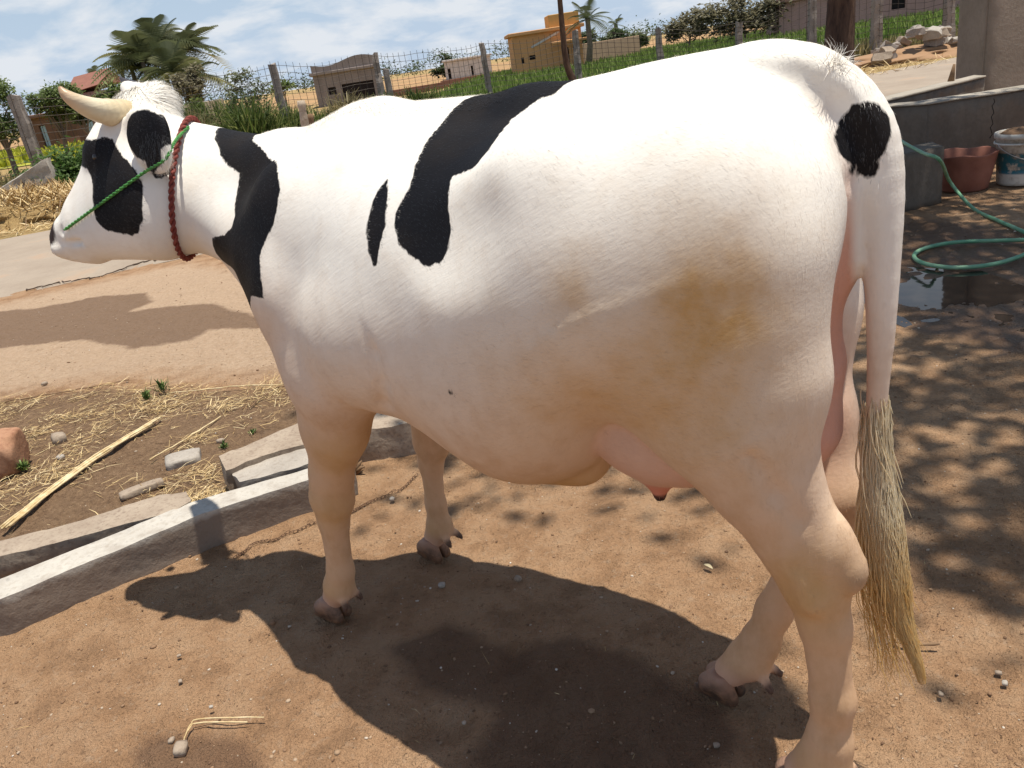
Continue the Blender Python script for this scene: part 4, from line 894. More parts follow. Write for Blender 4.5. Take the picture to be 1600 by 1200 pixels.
for px_, py_, n_, h_, l_ in ((38, 735, 90, .05, "small green weed tuft beside the reddish boulder"), (110, 872, 60, .055, "small green weed growing in the gap between the two kerbs"), (352, 700, 40, .04, "tiny green weed at the left end of the long slab"),
                             (255, 612, 50, .09, "thin upright green weed at the far edge of the straw"), (395, 678, 30, .03, "tiny green sprout on the edge of the long slab"), (230, 625, 60, .06, "yellow-green weed tuft in the straw's upper part")):
    weed(px_, py_, n_, h_, .05, l_)

# ================================================================== RIGHT-HAND SIDE: TROUGH, PILLAR, TUB, BUCKET, HOSE
def cem(name, c1, c2, c3, streak=True):
    M = NT(name, .88, .25); a = M.noise(2.2, 6, .6); b = M.noise(25, 5, .65); s = M.noise(5, 4, .6, M.co("Object", (1.3, 1.3, .5)))
    c = M.mix(M.ramp(a, [(.3, 0), (.7, 1)]), c1, c2)
    if streak: c = M.mix(M.math('MULTIPLY', M.ramp(s, [(.45, 0), (.68, 1)]), .5), c, c3)
    c = M.mix(M.math('MULTIPLY', M.ramp(b, [(.45, 0), (.7, 1)]), .3), c, c3); M.color(c); M.bump(b, .01, .5); M.bump(a, .03, .3); return M.m
MT1 = cem("trough_cement", (.125, .10, .08), (.19, .16, .13), (.08, .065, .052)); MT2 = cem("cement_cap", (.30, .27, .225), (.38, .34, .29), (.22, .19, .155)); MPil = cem("pillar_plaster", (.23, .195, .155), (.30, .255, .21), (.16, .13, .10), False)
def wall_bm(poly_xy, z0, z1, bev=.012, sub=.18, amp=.006, seed=0):
    bm = bmesh.new(); vt = [bm.verts.new((p[0], p[1], z1 if len(p) < 3 else p[2])) for p in poly_xy]; vb = [bm.verts.new((p[0], p[1], z0)) for p in poly_xy]; n_ = len(vt); bm.faces.new(vt); bm.faces.new(vb[::-1])
    for k in range(n_): bm.faces.new((vt[(k + 1) % n_], vt[k], vb[k], vb[(k + 1) % n_]))
    bmesh.ops.recalc_face_normals(bm, faces=bm.faces); bmesh.ops.bevel(bm, geom=list(bm.edges), offset=bev, segments=2, affect='EDGES'); bmesh.ops.triangulate(bm, faces=bm.faces)
    for _ in range(7):
        L = [e for e in bm.edges if e.calc_length() > sub]
        if not L: break
        bmesh.ops.subdivide_edges(bm, edges=L, cuts=1); bmesh.ops.triangulate(bm, faces=bm.faces)
    for v in bm.verts: k = vnoise(v.co.x + v.co.z, v.co.y + v.co.z * .7, .3, seed); v.co += Vector((k * amp, k * amp, k * amp))
    return bm
def at_z(px, py, z): return gnd(px, py, z)[:2]
tr = empty("cement_trough", (0, 0, 0)); tag(tr, "long dark stained cement cattle trough with a worn pale rim", "trough")
fz = .60; A = at_z(1330, 172, fz); B = at_z(1450, 164, fz); Cc = at_z(1600, 141, fz); E_ = Cc + (Cc - B) * .8; th_ = np.array([.03, .24])
bm_obj("front_wall", wall_bm([A, B, Cc, E_, E_ + th_, Cc + th_, B + th_, A + th_], -.02, fz, seed=1), MT1, tr, True)
cap = [A - th_ * .06, B - th_ * .06, Cc - th_ * .06, E_ - th_ * .06, E_ + th_ * 1.06, Cc + th_ * 1.06, B + th_ * 1.06, A + th_ * 1.06]
bm_obj("rim", wall_bm(cap, fz + .003, fz + .016, .004, .12, .006, 2), MT2, tr, True)
A2 = at_z(1370, 163, fz); B2 = at_z(1540, 121, fz); bm_obj("back_wall", wall_bm([A2, B2, B2 + th_, A2 + th_], -.02, fz, seed=3), MT1, tr, True)
bm_obj("rim", wall_bm([A2 - th_ * .06, B2 - th_ * .06, B2 + th_ * 1.06, A2 + th_ * 1.06], fz + .003, fz + .020, .005, .12, .005, 4), MT2, tr, True)
V, Fq = [], []; cr0 = at_z(1552, 150, fz)
tube([np.array([cr0[0] + .012 * math.sin(k * 2.1), cr0[1] - .011, fz - .02 - k * .03]) for k in range(12)], .004, 4, True, V, Fq); Mk = NT("crack_dark", .95); Mk.color((.02, .016, .013)); mesh_obj("crack", V, Fq, Mk.m, tr)
tub_y = None
# low block
bt = [at_z(1300, 262, .42), at_z(1398, 247, .42), at_z(1470, 245, .42)]; bw = np.array([.16, .62]); bl = [bt[0], bt[1], bt[2], bt[2] + bw, bt[0] + bw]
b0_, b1_, b2_ = gnd(1300, 350)[:2], gnd(1404, 333)[:2], gnd(1471, 316)[:2]
o = bm_obj("cement_block", wall_bm([b0_, b1_, b2_, b2_ + bw * .5, b0_ + bw * .5], -.02, .42, .008, .08, .006, 5), cem("block_cement", (.12, .10, .08), (.18, .15, .12), (.07, .058, .045)), None, True); tag(o, "squat dark cement block standing against the trough, hose lying over it", "block")
# pillar / wall end
p0 = at_z(1536, 118, fz); pw_ = np.array([1.6, .25]); pd = np.array([-.05, .45])
o = bm_obj("plastered_pillar", wall_bm([p0, p0 + pw_, p0 + pw_ + pd, p0 + pd], -.02, 3.2, .015, .3, .008, 6), MPil, None, True); tag(o, "tall grey-brown plastered wall end rising behind the trough at the right edge", "wall")
# broken bit on the rim
q = at_z(1492, 127, fz + .02); bm = bmesh.new(); bmesh.ops.create_cone(bm, cap_ends=True, segments=7, radius1=.035, radius2=.012, depth=.17); o = bm_obj("wooden_peg", bm, Mtw.m, None, True); o.location = (q[0], q[1] + .05, fz + .10); o.rotation_euler = (.05, .12, 0); tag(o, "short brown wooden peg standing on the rear rim of the trough", "peg")
# tub
def lathe(prof, n=40, close=False):
    V = []; Fq = []
    for r, z in prof:
        for k in range(n): a = 2 * math.pi * k / n; V.append((r * math.cos(a), r * math.sin(a), z))
    for i in range(len(prof) - 1):
        for k in range(n): a = i * n + k; b = i * n + (k + 1) % n; Fq.append((a, b, b + n, a + n))
    return V, Fq
Mt = NT("clay_tub", .8, .3); n1 = Mt.noise(6, 5); Mt.color(Mt.mix(Mt.ramp(n1, [(.3, 0), (.7, 1)]), (.20, .075, .05), (.30, .13, .09))); Mt.bump(n1, .01, .4)
tc_ = gnd(1511, 296); V, Fq = lathe([(0, .004), (.165, .0), (.175, .01), (.20, .14), (.225, .27), (.232, .285), (.228, .29), (.218, .285), (.19, .14), (.16, .02), (0, .02)]); V = [(v[0], v[1], v[2] + (.008 * math.sin(math.atan2(v[1], v[0]) * 5) if v[2] > .2 else 0)) for v in V]
o = mesh_obj("feed_tub", V, Fq, Mt.m, None, True); o.location = (tc_[0], tc_[1] + .05, 0); tag(o, "low reddish brown feed tub with an uneven rim beside the paint bucket", "tub")
# paint bucket
bc = gnd(1592, 285); bk = empty("paint_bucket", (bc[0], bc[1], 0)); tag(bk, "old white and blue plastic paint bucket with wire handle, full of dung", "bucket")
Mb = NT("bucket_plastic", .45, .4); sz = Mb.n("ShaderNodeSeparateXYZ"); Mb.lk(Mb.co(), sz.inputs[0]); n1 = Mb.noise(9, 4); n2 = Mb.noise(22, 5, .6)
mk = Mb.math('MULTIPLY', Mb.ramp(sz.outputs[2], [(.09, 0), (.10, 1), (.25, 1), (.26, 0)], 'LINEAR'), Mb.ramp(n1, [(.40, 0), (.46, 1)]))
cb = Mb.mix(mk, (.58, .55, .49), (.03, .16, .22)); cb = Mb.mix(Mb.math('MULTIPLY', Mb.ramp(n2, [(.48, 0), (.66, 1)]), .6), cb, (.27, .21, .15)); Mb.color(cb)
V, Fq = lathe([(0, .0), (.150, .0), (.158, .01), (.185, .36), (.198, .362), (.200, .385), (.196, .40), (.186, .40), (.182, .36), (.16, .02)]); mesh_obj("pail", V, Fq, Mb.m, bk, True)
V, Fq = lathe([(.1875, .315), (.199, .317), (.199, .330), (.1885, .332)]); mesh_obj("rim_band", V, Fq, Mb.m, bk, True)
Mw = NT("wire", .4, .5); Mw.b.inputs["Metallic"].default_value = .8; Mw.color((.5, .48, .45)); V, Fq = [], []
tube([np.array([.203 * math.cos(t), -.203 * abs(math.sin(t)) - .01, .32 - .12 * math.sin(t)]) for t in np.linspace(0, math.pi, 26)], .003, 6, True, V, Fq); mesh_obj("handle", V, Fq, Mw.m, bk, True)
Md = NT("dung", .95); nn = Md.noise(20, 5); Md.color(Md.mix(nn, (.07, .04, .022), (.20, .12, .07))); Md.bump(nn, .02, 1); bm = bmesh.new(); bmesh.ops.create_icosphere(bm, subdivisions=4, radius=1)
for v in bm.verts: k = vnoise(v.co.x * 3, v.co.y * 3 + v.co.z, .5, 9); v.co = Vector((v.co.x * .178, v.co.y * .178, .37 + v.co.z * .05 + k * .03))
bm_obj("filling", bm, Md.m, bk, True)
# hose
Mh_ = NT("green_hose", .5, .4); nh = Mh_.noise(6, 4); Mh_.color(Mh_.mix(Mh_.ramp(nh, [(.35, 0), (.65, 1)]), (.10, .28, .16), (.26, .42, .26))); 
hz = lambda px, py, z: gnd(px, py, z)
hp3 = [hz(1340, 170, .62), hz(1395, 212, .50), hz(1440, 238, .46), hz(1468, 250, .43), hz(1485, 285, .16), hz(1520, 325, .02), hz(1560, 345, .014), hz(1610, 368, .014), hz(1690, 420, .014), hz(1700, 375, .014), hz(1640, 374, .014), hz(1560, 376, .014), hz(1490, 379, .014), hz(1445, 388, .014), hz(1428, 400, .014), hz(1445, 412, .014), hz(1490, 418, .014), hz(1545, 414, .014), hz(1590, 402, .014), hz(1640, 380, .03), hz(1720, 350, .014)]
c = spline(hp3, 220); V, Fq = tube(c, [.0125 * (1 + .05 * math.sin(k * 2.4)) for k in range(220)], 10); tag(mesh_obj("garden_hose", V, Fq, Mh_.m, None, True), "long pale green garden hose looped on the wet mud and over the block", "hose")

# ================================================================== SHADE TREES, FENCE, FIELDS, HOUSES, FAR TREES
def leaf_quads(C, s, g, flat=.5, droop=0.0, asp=.45):
    n = len(C); a = g.random(n) * 6.28; D = np.column_stack([np.cos(a), np.sin(a), g.normal(-droop, .5, n)]); D /= np.linalg.norm(D, axis=1)[:, None]
    U = np.column_stack([g.normal(0, flat, n), g.normal(0, flat, n), np.ones(n)]); S_ = np.cross(D, U); S_ /= np.linalg.norm(S_, axis=1)[:, None] + 1e-9; s = s * (.6 + .8 * g.random(n)); 
    V = np.stack([C, C + D * (s * .5)[:, None] + S_ * (s * asp * .5)[:, None], C + D * s[:, None], C + D * (s * .5)[:, None] - S_ * (s * asp * .5)[:, None]], 1)
    return V.reshape(-1, 3), np.arange(n * 4).reshape(-1, 4), np.repeat(g.random(n), 4)
def leaf_mat(name, c1, c2, c3, rough=.6):
    M = NT(name, rough, .25); n1 = M.noise(.9, 3); t = M.attr("tone"); c = M.ramp(t, [(0, c1), (.6, c2), (1, c3)]); M.color(c); add_translucent(M, c, .42); return M.m
def crown_pts(blobs, n, g, hollow=.35):
    out = []
    w = np.array([b[3] * b[4] * b[5] for b in blobs]) ** .7; w /= w.sum()
    for b, k in zip(blobs, (w * n).astype(int)):
        d = g.normal(0, 1, (k, 3)); d /= np.linalg.norm(d, axis=1)[:, None]; r = (hollow + (1 - hollow) * g.random(k) ** .6); out.append(np.array(b[:3]) + d * r[:, None] * np.array(b[3:6]))
    return np.vstack(out)
MBk = NT("tree_bark", .9, .15); nb = MBk.noise(14, 6, .65, MBk.co("Object", (1, 1, .25))); MBk.color(MBk.mix(MBk.ramp(nb, [(.35, 0), (.65, 1)]), (.045, .028, .022), (.13, .08, .055))); MBk.bump(nb, .03, .8)
MBr = NT("grey_bark", .9, .15); nb = MBr.noise(10, 5, .6); MBr.color(MBr.mix(nb, (.12, .09, .065), (.25, .20, .15)))
def tree(label, base, blobs, nleaf, ls, lmat, trunk_r, bark, limbs=6, seed=0, group=None, name="tree", cat="tree", trunk_path=None, clump=26, spread=.3):
    g = np.random.default_rng(seed); t = empty(name, base); tag(t, label, cat, group)
    cz = np.mean([b[2] for b in blobs]); cx = np.mean([b[0] for b in blobs]); cy = np.mean([b[1] for b in blobs]); V, Fq = [], []
    tp = trunk_path or [(0, 0, -.1), (.1 * trunk_r, 0, cz * .3), (cx * .4, cy * .4, cz * .62), (cx, cy, cz)]
    c = spline(tp, 12); tube(c, list(np.linspace(trunk_r, trunk_r * .35, 12)), 12, True, V, Fq)
    for k in range(limbs):
        b = blobs[k % len(blobs)]; s0 = c[5 + k % 5]; e = np.array(b[:3]) + g.normal(0, .35, 3) * np.array(b[3:6]); m_ = (s0 + e) / 2 + g.normal(0, .12, 3) * np.linalg.norm(e - s0) * .6
        tube(spline([s0, m_, e], 8), list(np.linspace(trunk_r * .42, trunk_r * .06, 8)), 6, True, V, Fq)
    mesh_obj("trunk", V, Fq, bark, t, True)
    cc = crown_pts(blobs, max(8, nleaf // clump), g); P = np.repeat(cc, clump, 0) + g.normal(0, spread * .5, (len(cc) * clump, 3)) * [1, 1, .7]
    V, Q, tone = leaf_quads(P, ls, g); np_mesh("crown", V, Q, 4, lmat, t, False, dict(tone=np.clip(tone * .6 + np.repeat(np.repeat(g.random(len(cc)), clump), 4) * .4, 0, 1))); return t
ML1 = leaf_mat("leaves_shade_tree", (.03, .06, .012), (.06, .11, .025), (.12, .17, .05))
# thick dark trunk just behind the cow's rump; its crown overhead dapples the yard
tb = atd(1313, 60, 8.2); tb = np.array([tb[0], 8.2, 0])
tree("thick dark tree trunk rising right behind the cow's rump, its crown out of the picture", tb, [(a_ + .42, b_, c_ + 2.7, d_, e_, f_ * 1.3) for a_, b_, c_, d_, e_, f_ in ((-1.0, -1.7, 4.6, 1.3, 1.3, .7), (-2.3, -3.2, 4.7, 1.3, 1.2, .6), (-.6, -3.4, 4.9, 1.3, 1.2, .6), (.8, -2.0, 4.8, 1.2, 1.3, .7), (-2.9, -1.6, 4.8, 1.1, 1.2, .6), (-.2, -4.9, 4.6, 1.2, .9, .5), (-1.9, -5.1, 4.6, 1.0, .9, .45), (-1.5, -5.9, 4.5, .9, .7, .3), (-.3, -6.0, 4.5, .8, .6, .3), (-2.4, -5.4, 4.6, .8, .6, .3), (-1.2, -6.5, 4.5, .8, .5, .3), (-.1, -6.9, 4.5, .7, .5, .3), (1.2, -5.2, 4.6, .9, .8, .4), (.9, -6.4, 4.5, .7, .6, .3), (.9, -3.9, 4.7, 1.0, 1.1, .5), (-3.1, -4.5, 4.6, .7, .6, .35), (.2, 1.2, 4.9, 1.6, 1.3, .8), (-2.6, .9, 5.0, 1.3, 1.3, .6))], 17500, .13, ML1, .175, MBk.m, 14, 3,
     trunk_path=[(0, 0, -.1), (-.02, 0, .9), (.02, .02, 1.8), (-.1, -.15, 3.4), (-.3, -.8, 6.2)], clump=18, spread=.40)
tb2 = atd(887, 110, 24.); tb2 = np.array([tb2[0], 24., 0])
tree("slim dark reddish tree trunk standing by the fence left of the orange house", tb2, [(.3, -.6, 7.2, 1.8, 1.8, 1.2), (-1.2, 0, 7.8, 1.5, 1.5, 1.0)], 2500, .12, ML1, .13, MBk.m, 0, 4, trunk_path=[(.16, 0, -.1), (.12, 0, .6), (-.02, 0, 1.2), (0, 0, 3), (.1, 0, 7)])

# fence of granite posts and wire netting
FY = {}
posts = [(22, 152, 19.5, .13), (-130, 175, 17.5, .12), (424, 100, 24.5, .12), (585, 83, 26.5, .115), (602, 108, 28.5, .12), (752, 67, 29.0, .11), (898, 47, 29.5, .12), (1028, 44, 28.5, .11), (1155, 34, 27.5, .11), (1269, -12, 26.0, .12), (1372, -25, 24.0, .14), (1486, -40, 23.5, .13), (1610, -55, 22.5, .13)]
fen = empty("wire_fence", (0, 24, 0)); tag(fen, "long wire netting fence on grey granite posts between the yard and the green field", "fence")
MPo = stone_mat("post_granite", (.24, .205, .18), (.34, .295, .26), (.17, .14, .12), .6); ptop = []
for k, (px, py, dist, hw) in enumerate(posts):
    t_ = atd(px, py, dist); b_ = np.array([t_[0], dist, 0.]); g = np.random.default_rng(60 + k); lean = g.normal(0, .05, 2)
    bm = bmesh.new(); n_ = 9; rings = []
    for i_ in range(n_):
        z_ = -.1 + (t_[2] + .1) * i_ / (n_ - 1); f_ = 1 - .25 * i_ / n_; o_ = np.array([t_[0], dist]) - lean * (1 - i_ / (n_ - 1)) + g.normal(0, .008, 2)
        rings.append([bm.verts.new((o_[0] + sx_ * hw * f_ * (1 + g.normal(0, .06)) - 0, o_[1] + sy_ * hw * f_ * (1 + g.normal(0, .06)), z_ + (g.normal(0, .03) if i_ == n_ - 1 else 0))) for sx_, sy_ in ((-1, -1), (0, -1.1), (1, -1), (1, 1), (-1, 1))])
    for a_, b2 in zip(rings[:-1], rings[1:]):
        for j in range(5): bm.faces.new((a_[j], a_[(j + 1) % 5], b2[(j + 1) % 5], b2[j]))
    bm.faces.new(rings[-1]); bm.faces.new(rings[0][::-1]); bm.transform(Matrix.Translation((0, -24, 0))); o = bm_obj("fence_post", bm, MPo, fen)
    if k not in (4,): ptop.append((t_[0], dist, t_[2]))
ptop = sorted(ptop); V, Fq = [], []
for a_, b_ in zip(ptop[:-1], ptop[1:]):
    a_, b_ = np.array(a_), np.array(b_); ln = np.linalg.norm((b_ - a_)[:2]); hgt = lambda t: (a_[2] + (b_[2] - a_[2]) * t) * .97 + .12 * math.sin(t * 9 + a_[0]) * .3 - .1 * math.sin(t * math.pi)
    nv = max(2, int(ln / .21))
    for i_ in range(nv):
        t = i_ / nv; p = a_ + (b_ - a_) * t; tube([(p[0], p[1] - 24 - .14, .05), (p[0] + .02 * math.sin(i_), p[1] - 24 - .14, hgt(t) + .10)], .0065, 3, False, V, Fq)
    for j in range(12):
        pts = [(*(a_ + (b_ - a_) * t)[:2], max(.05, hgt(t) * (j + .6) / 11.6 + .012 * math.sin(t * 17 + j * 3))) for t in np.linspace(0, 1, 9)]; tube([(p[0], p[1] - 24 - .145, p[2]) for p in pts], .0065, 3, False, V, Fq)
MWi = NT("fence_wire", .7, .3); MWi.color((.07, .055, .045)); mesh_obj("wire_netting", V, Fq, MWi.m, fen)

# fields beyond the fence
def field(name, poly, z, c1, c2, s=.6, kind="structure", rough=.95):
    M = NT(name + "_soil", rough, .1); a = M.noise(s * .25, 5, .6); b = M.noise(s * 4, 4); M.color(M.mix(M.math('MULTIPLY', M.ramp(b, [(.4, 0), (.7, 1)]), .4), M.mix(M.ramp(a, [(.35, 0), (.65, 1)]), c1, c2), tuple(k * .6 for k in c1)))
    bm = bmesh.new(); bm.faces.new([bm.verts.new((x, y, z)) for x, y in poly]); tag(bm_obj(name, bm, M.m), kind=kind)
field("field", [(-3, 27.5), (30, 26), (60, 90), (2, 74)], .02, (.10, .13, .035), (.17, .18, .06))
field("field", [(-60, 66), (2, 74.3), (60, 90.3), (160, 260), (-150, 260)], .026, (.40, .24, .12), (.30, .20, .10), .2)
field("field", [(-44, 36), (-10, 40), (-16, 64), (-60, 62)], .030, (.26, .27, .05), (.40, .38, .07), .5)
def grass(name, poly, n, h, w, mat, label, z=0.0, seed=0, lean=.25, dens=None, cat="grass"):
    g = np.random.default_rng(seed); p = in_poly(n, poly, g)
    if dens: p = p[dens(p, g)]
    n = len(p); D = np.column_stack([g.normal(0, lean, n), g.normal(0, lean, n), np.ones(n)]); P = np.column_stack([p, np.full(n, z)])
    return blades(name, P, D, h * (.5 + .8 * g.random(n)), w * (.6 + .8 * g.random(n)), mat, g.random(n), .15, label=label, cat=cat, seed=seed)
MCg = leaf_mat("crop_green", (.085, .13, .025), (.17, .25, .05), (.32, .37, .11)); MYf = leaf_mat("crop_yellow", (.25, .28, .03), (.50, .50, .05), (.62, .58, .10)); MDw = leaf_mat("dry_weeds", (.10, .10, .04), (.24, .20, .09), (.42, .34, .17)); 
grass("crop", [(-3, 28), (29, 27), (52, 80), (2, 70)], 52000, .52, .07, MCg, "knee-high green crop growing in the field beyond the fence", .02, 70, .22)
grass("yellow_crop", [(-42, 38), (-12, 41), (-17, 60), (-56, 60)], 14000, .45, .16, MYf, "yellow flowering crop in the far field at the left", .03, 71, .3)
grass("fence_grass", [(-14, 20.5), (0, 24.5), (20, 23.0), (24, 21), (24, 25), (4, 28.5), (-14, 25)], 15000, .42, .03, MDw, "rough half-dry grass along the foot of the fence", 0, 72, .35)
MWd = leaf_mat("weed_mixed", (.035, .06, .015), (.09, .13, .03), (.26, .28, .10)); MWt = leaf_mat("weed_tan", (.10, .085, .04), (.26, .21, .10), (.42, .36, .2))
# weed clumps along the fence that one can tell apart
wl = [(300, 21.5, 1.2, "olive weed clump at the fence just right of the horned head"), (345, 22.5, 1.4, "tall weed clump left of the first fence post right of the head"), (392, 21.0, 1.3, "dense weeds touching the first post right of the head"), (455, 22.5, 1.0, "low weeds to the right of the first post right of the head"), (500, 24.0, .8, "brown-green weeds in front of the unfinished grey house"), (548, 24.5, 1.05, "grassy weeds in front of the grey house door"), (600, 25.5, .9, "pale flowering weeds at the foot of the close pair of posts"), (660, 27.0, .9, "low weeds before the green crop")]
for px, d_, h_, lb in wl:
    b_ = atd(px, 200, d_); weed(px, 0, 1500, h_ * 1.0, 1.7, lb, at=(b_[0], d_, 0), name="weed_clump", mat=type("m", (), dict(m=MWd if px not in (300, 548) else MWt)), wd=.03, cat="weeds")
# leafy weeds and straw heap left, beyond the road
def mound(name, px, d_, r, h_, mat, label, seed=0, cat="heap"):
    b_ = atd(px, 240, d_); bm = bmesh.new(); bmesh.ops.create_icosphere(bm, subdivisions=5, radius=1)
    for v in bm.verts:
        k = 1 + .35 * vnoise(v.co.x * 2 + seed, v.co.y * 2 + v.co.z * 2, 1., seed) + .25 * vnoise(v.co.x * 6, v.co.y * 6 + v.co.z * 3, 1., seed + 1); v.co = Vector((v.co.x * r[0] * k, v.co.y * r[1] * k, max(-.05, v.co.z) * h_ * k))
    o = bm_obj(name, bm, mat, None, True); o.location = (b_[0], d_, -.02); tag(o, label, cat); return b_
MSh = NT("straw_heap", .9, .1); n1 = MSh.noise(5, 6, .7); n2 = MSh.noise(30, 4, .6, MSh.co("Object", (1, 3, 1))); MSh.color(MSh.mix(MSh.ramp(n2, [(.35, 0), (.65, 1)]), MSh.mix(n1, (.20, .12, .05), (.36, .23, .10)), (.50, .35, .16))); MSh.bump(n2, .05, 1)
def heap(px, d_, r, h_, n, label, seed):
    b_ = mound("straw_heap", px, d_, r, h_ * .75, MSh.m, label, seed, "straw heap")
    g = np.random.default_rng(seed + 5); q = g.normal(0, .5, (n, 2)); q = q[(q ** 2).sum(1) < 1.3]; n = len(q); z = np.maximum(0, 1 - (q ** 2).sum(1)) ** .5 * h_ * .75; P = np.column_stack([b_[0] + q[:, 0] * r[0], d_ + q[:, 1] * r[1], z]); a = g.random(n) * 6.28
    return P, np.column_stack([np.cos(a), np.sin(a), g.normal(.25, .5, n)]), .12 + .28 * g.random(n)
hp_list = [heap(18, 15.5, (1.9, 1.1), .55, 2600, "golden straw heap at the left edge beyond the road", 81), heap(110, 15.2, (1.3, .9), .42, 1800, "lower straw heap spreading in front of the green weeds, left of the cow's face", 82), heap(-90, 15.0, (1.8, 1.2), .5, 900, "straw heap cut off by the left edge of the photo", 83)]
P, D, L = [np.concatenate([h_[k] for h_ in hp_list]) for k in range(3)]; blades("heap_straws", P, D, L, .012 + .012 * np.random.default_rng(1).random(len(P)), MS.m, np.random.default_rng(2).random(len(P)), .15, label="loose straws sticking out of the heaps beyond the road", cat="straw")
g = np.random.default_rng(88); n = 5200; x = np.concatenate([-12 + 7 * g.random(2600), 6.5 + 7.5 * g.random(2600)]); y = np.concatenate([13.0 + 4 * g.random(2600), 14.5 + 6.5 * g.random(2600)]); ok = y > 8.09 + .407 * (x + 4.93) + 4.2; x, y = x[ok], y[ok]; n = len(x); a = g.random(n) * 6.28
blades("straw_ground_cover", np.column_stack([x, y, np.full(n, .01)]), np.column_stack([np.cos(a), np.sin(a), g.normal(.12, .2, n)]), .12 + .25 * g.random(n), .008 + .012 * g.random(n), MS.m, g.random(n), .15, label="trampled straw covering the ground beyond the road", cat="straw")
MLf = leaf_mat("weed_leafy", (.03, .06, .012), (.07, .13, .03), (.16, .22, .07))
def bush(px, d_, r, h_, n, ls, mat, label, seed, py=240, cat="bush", name="bush", stems=5, group=None):
    b_ = atd(px, py, d_); g = np.random.default_rng(seed); bl = [(g.normal(0, .45) * r, g.normal(0, .3) * r, h_ * (.35 + .4 * g.random()), r * (.35 + .25 * g.random()), r * .4, h_ * (.28 + .12 * g.random())) for _ in range(6)]
    return tree(label, (b_[0], d_, 0), bl, n, ls, mat, .03 * h_, MBr.m, stems, seed, group, name, cat, clump=14, spread=.22 * r)
bush(92, 17.2, 1.35, 1.0, 3000, .12, MLf, "leafy green weed bush above the straw heap, left of the cow's face", 91); bush(140, 16.6, .9, .75, 1500, .11, MLf, "small green weed bush tucked behind the cow's forehead", 92); bush(48, 18.2, .8, .7, 900, .10, MWd, "sparse low bush at the foot of the leftmost post", 93)
q = atd(14, 265, 15.8); o = rough_prism("fallen_stone", [(q[0] - .55, 15.8), (q[0] + .55, 16.1), (q[0] + .5, 16.4), (q[0] - .6, 16.1)], 0.0, .62, MG, .03, .1, .15, 55, fz=[.45, .95, .95, .5]); tag(o, "grey broken stone leaning over the straw at the left edge", "stone")

# trees behind the fence at the left and centre
MA = leaf_mat("leaves_acacia", (.07, .11, .03), (.15, .20, .065), (.28, .32, .13)); MA2 = leaf_mat("leaves_grey", (.07, .09, .04), (.14, .16, .08), (.25, .27, .15)); MDk = leaf_mat("leaves_dark", (.035, .055, .025), (.07, .10, .04), (.13, .16, .07)); MTh = leaf_mat("twiggy_brown", (.10, .09, .055), (.20, .18, .11), (.32, .29, .19))
def far_tree(px0, px1, ytop, ybase, d_, n, ls, mat, label, seed, group=None, bark=None, open_=.0, trunk=True, name="tree", cat="tree", ztrunk=None):
    """tree whose outline spans the given photo columns and rows at world distance d_"""
    c_ = atd((px0 + px1) / 2, (ytop + ybase) / 2, d_); a_ = atd(px0, (ytop + ybase) / 2, d_); b_ = atd(px1, (ytop + ybase) / 2, d_); top_ = atd((px0 + px1) / 2, ytop, d_)[2]; w_ = abs(b_[0] - a_[0]) / 2; zb = max(.0, atd((px0 + px1) / 2, ybase, d_)[2])
    g = np.random.default_rng(seed); bl = []
    for k in range(9):
        u, v = g.uniform(-.72, .72), g.uniform(.12, .86); v = v * (1 - .35 * abs(u)); bl.append((u * w_, g.normal(0, .3) * w_, zb + (top_ - zb) * v, w_ * g.uniform(.25, .45), w_ * .4, (top_ - zb) * g.uniform(.12, .24)))
    return tree(label, (c_[0], d_, 0), bl, n, ls, mat, max(.05, .03 * top_), bark or MBr.m, 7, seed, group, name, cat, clump=12, spread=w_ * .22)
far_tree(36, 118, 108, 205, 27, 9000, .10, MA, "feathery green thorn tree with a thin forked trunk behind the leftmost post", 101)
far_tree(-60, 36, 112, 222, 25, 8000, .10, MA, "feathery green tree cut off by the left edge of the photo", 102)
far_tree(100, 150, 128, 190, 34, 1800, .2, MDk, "dark round tree left of the red-roofed house", 103)
far_tree(146, 200, 118, 178, 36, 2000, .2, MA, "pale green tree right of the red-roofed house", 104)
far_tree(262, 332, 100, 168, 40, 2600, .2, MTh, "dense brown thorn thicket under the palms", 105)
far_tree(198, 262, 122, 170, 40, 1800, .2, MTh, "brown scrubby thicket below the palms, behind the horns", 106)
far_tree(340, 424, 100, 205, 30, 2600, .13, MA2, "wispy grey-green shrub left of the first post right of the head", 107, name="shrub", cat="shrub")
far_tree(280, 345, 150, 205, 29, 1500, .13, MWd, "low scrub at the foot of the wispy shrub", 112, name="shrub", cat="shrub")
far_tree(424, 458, 121, 146, 95, 700, .5, MA, "round green tree on the horizon right of the first post", 108)
far_tree(674, 712, 84, 116, 120, 900, .6, MDk, "dark spreading tree left of the whitewashed building", 109)
far_tree(925, 985, 42, 78, 60, 2200, .3, MDk, "dark bushy trees right of the orange house", 110); far_tree(985, 1012, 45, 72, 75, 800, .4, MA2, "blue-grey tree mass behind the granite post right of the orange house", 111)
far_tree(1040, 1110, 8, 60, 52, 2400, .28, MTh, "grey-green scrub clump beyond the crop, left of the pink house", 113); far_tree(1100, 1225, -20, 48, 50, 4200, .28, MTh, "large tangle of dry palm-like scrub just left of the pink house", 114)
far_tree(905, 935, 30, 80, 58, 900, .3, MDk, "dark leafy growth around the foot of the leaning palm", 115)
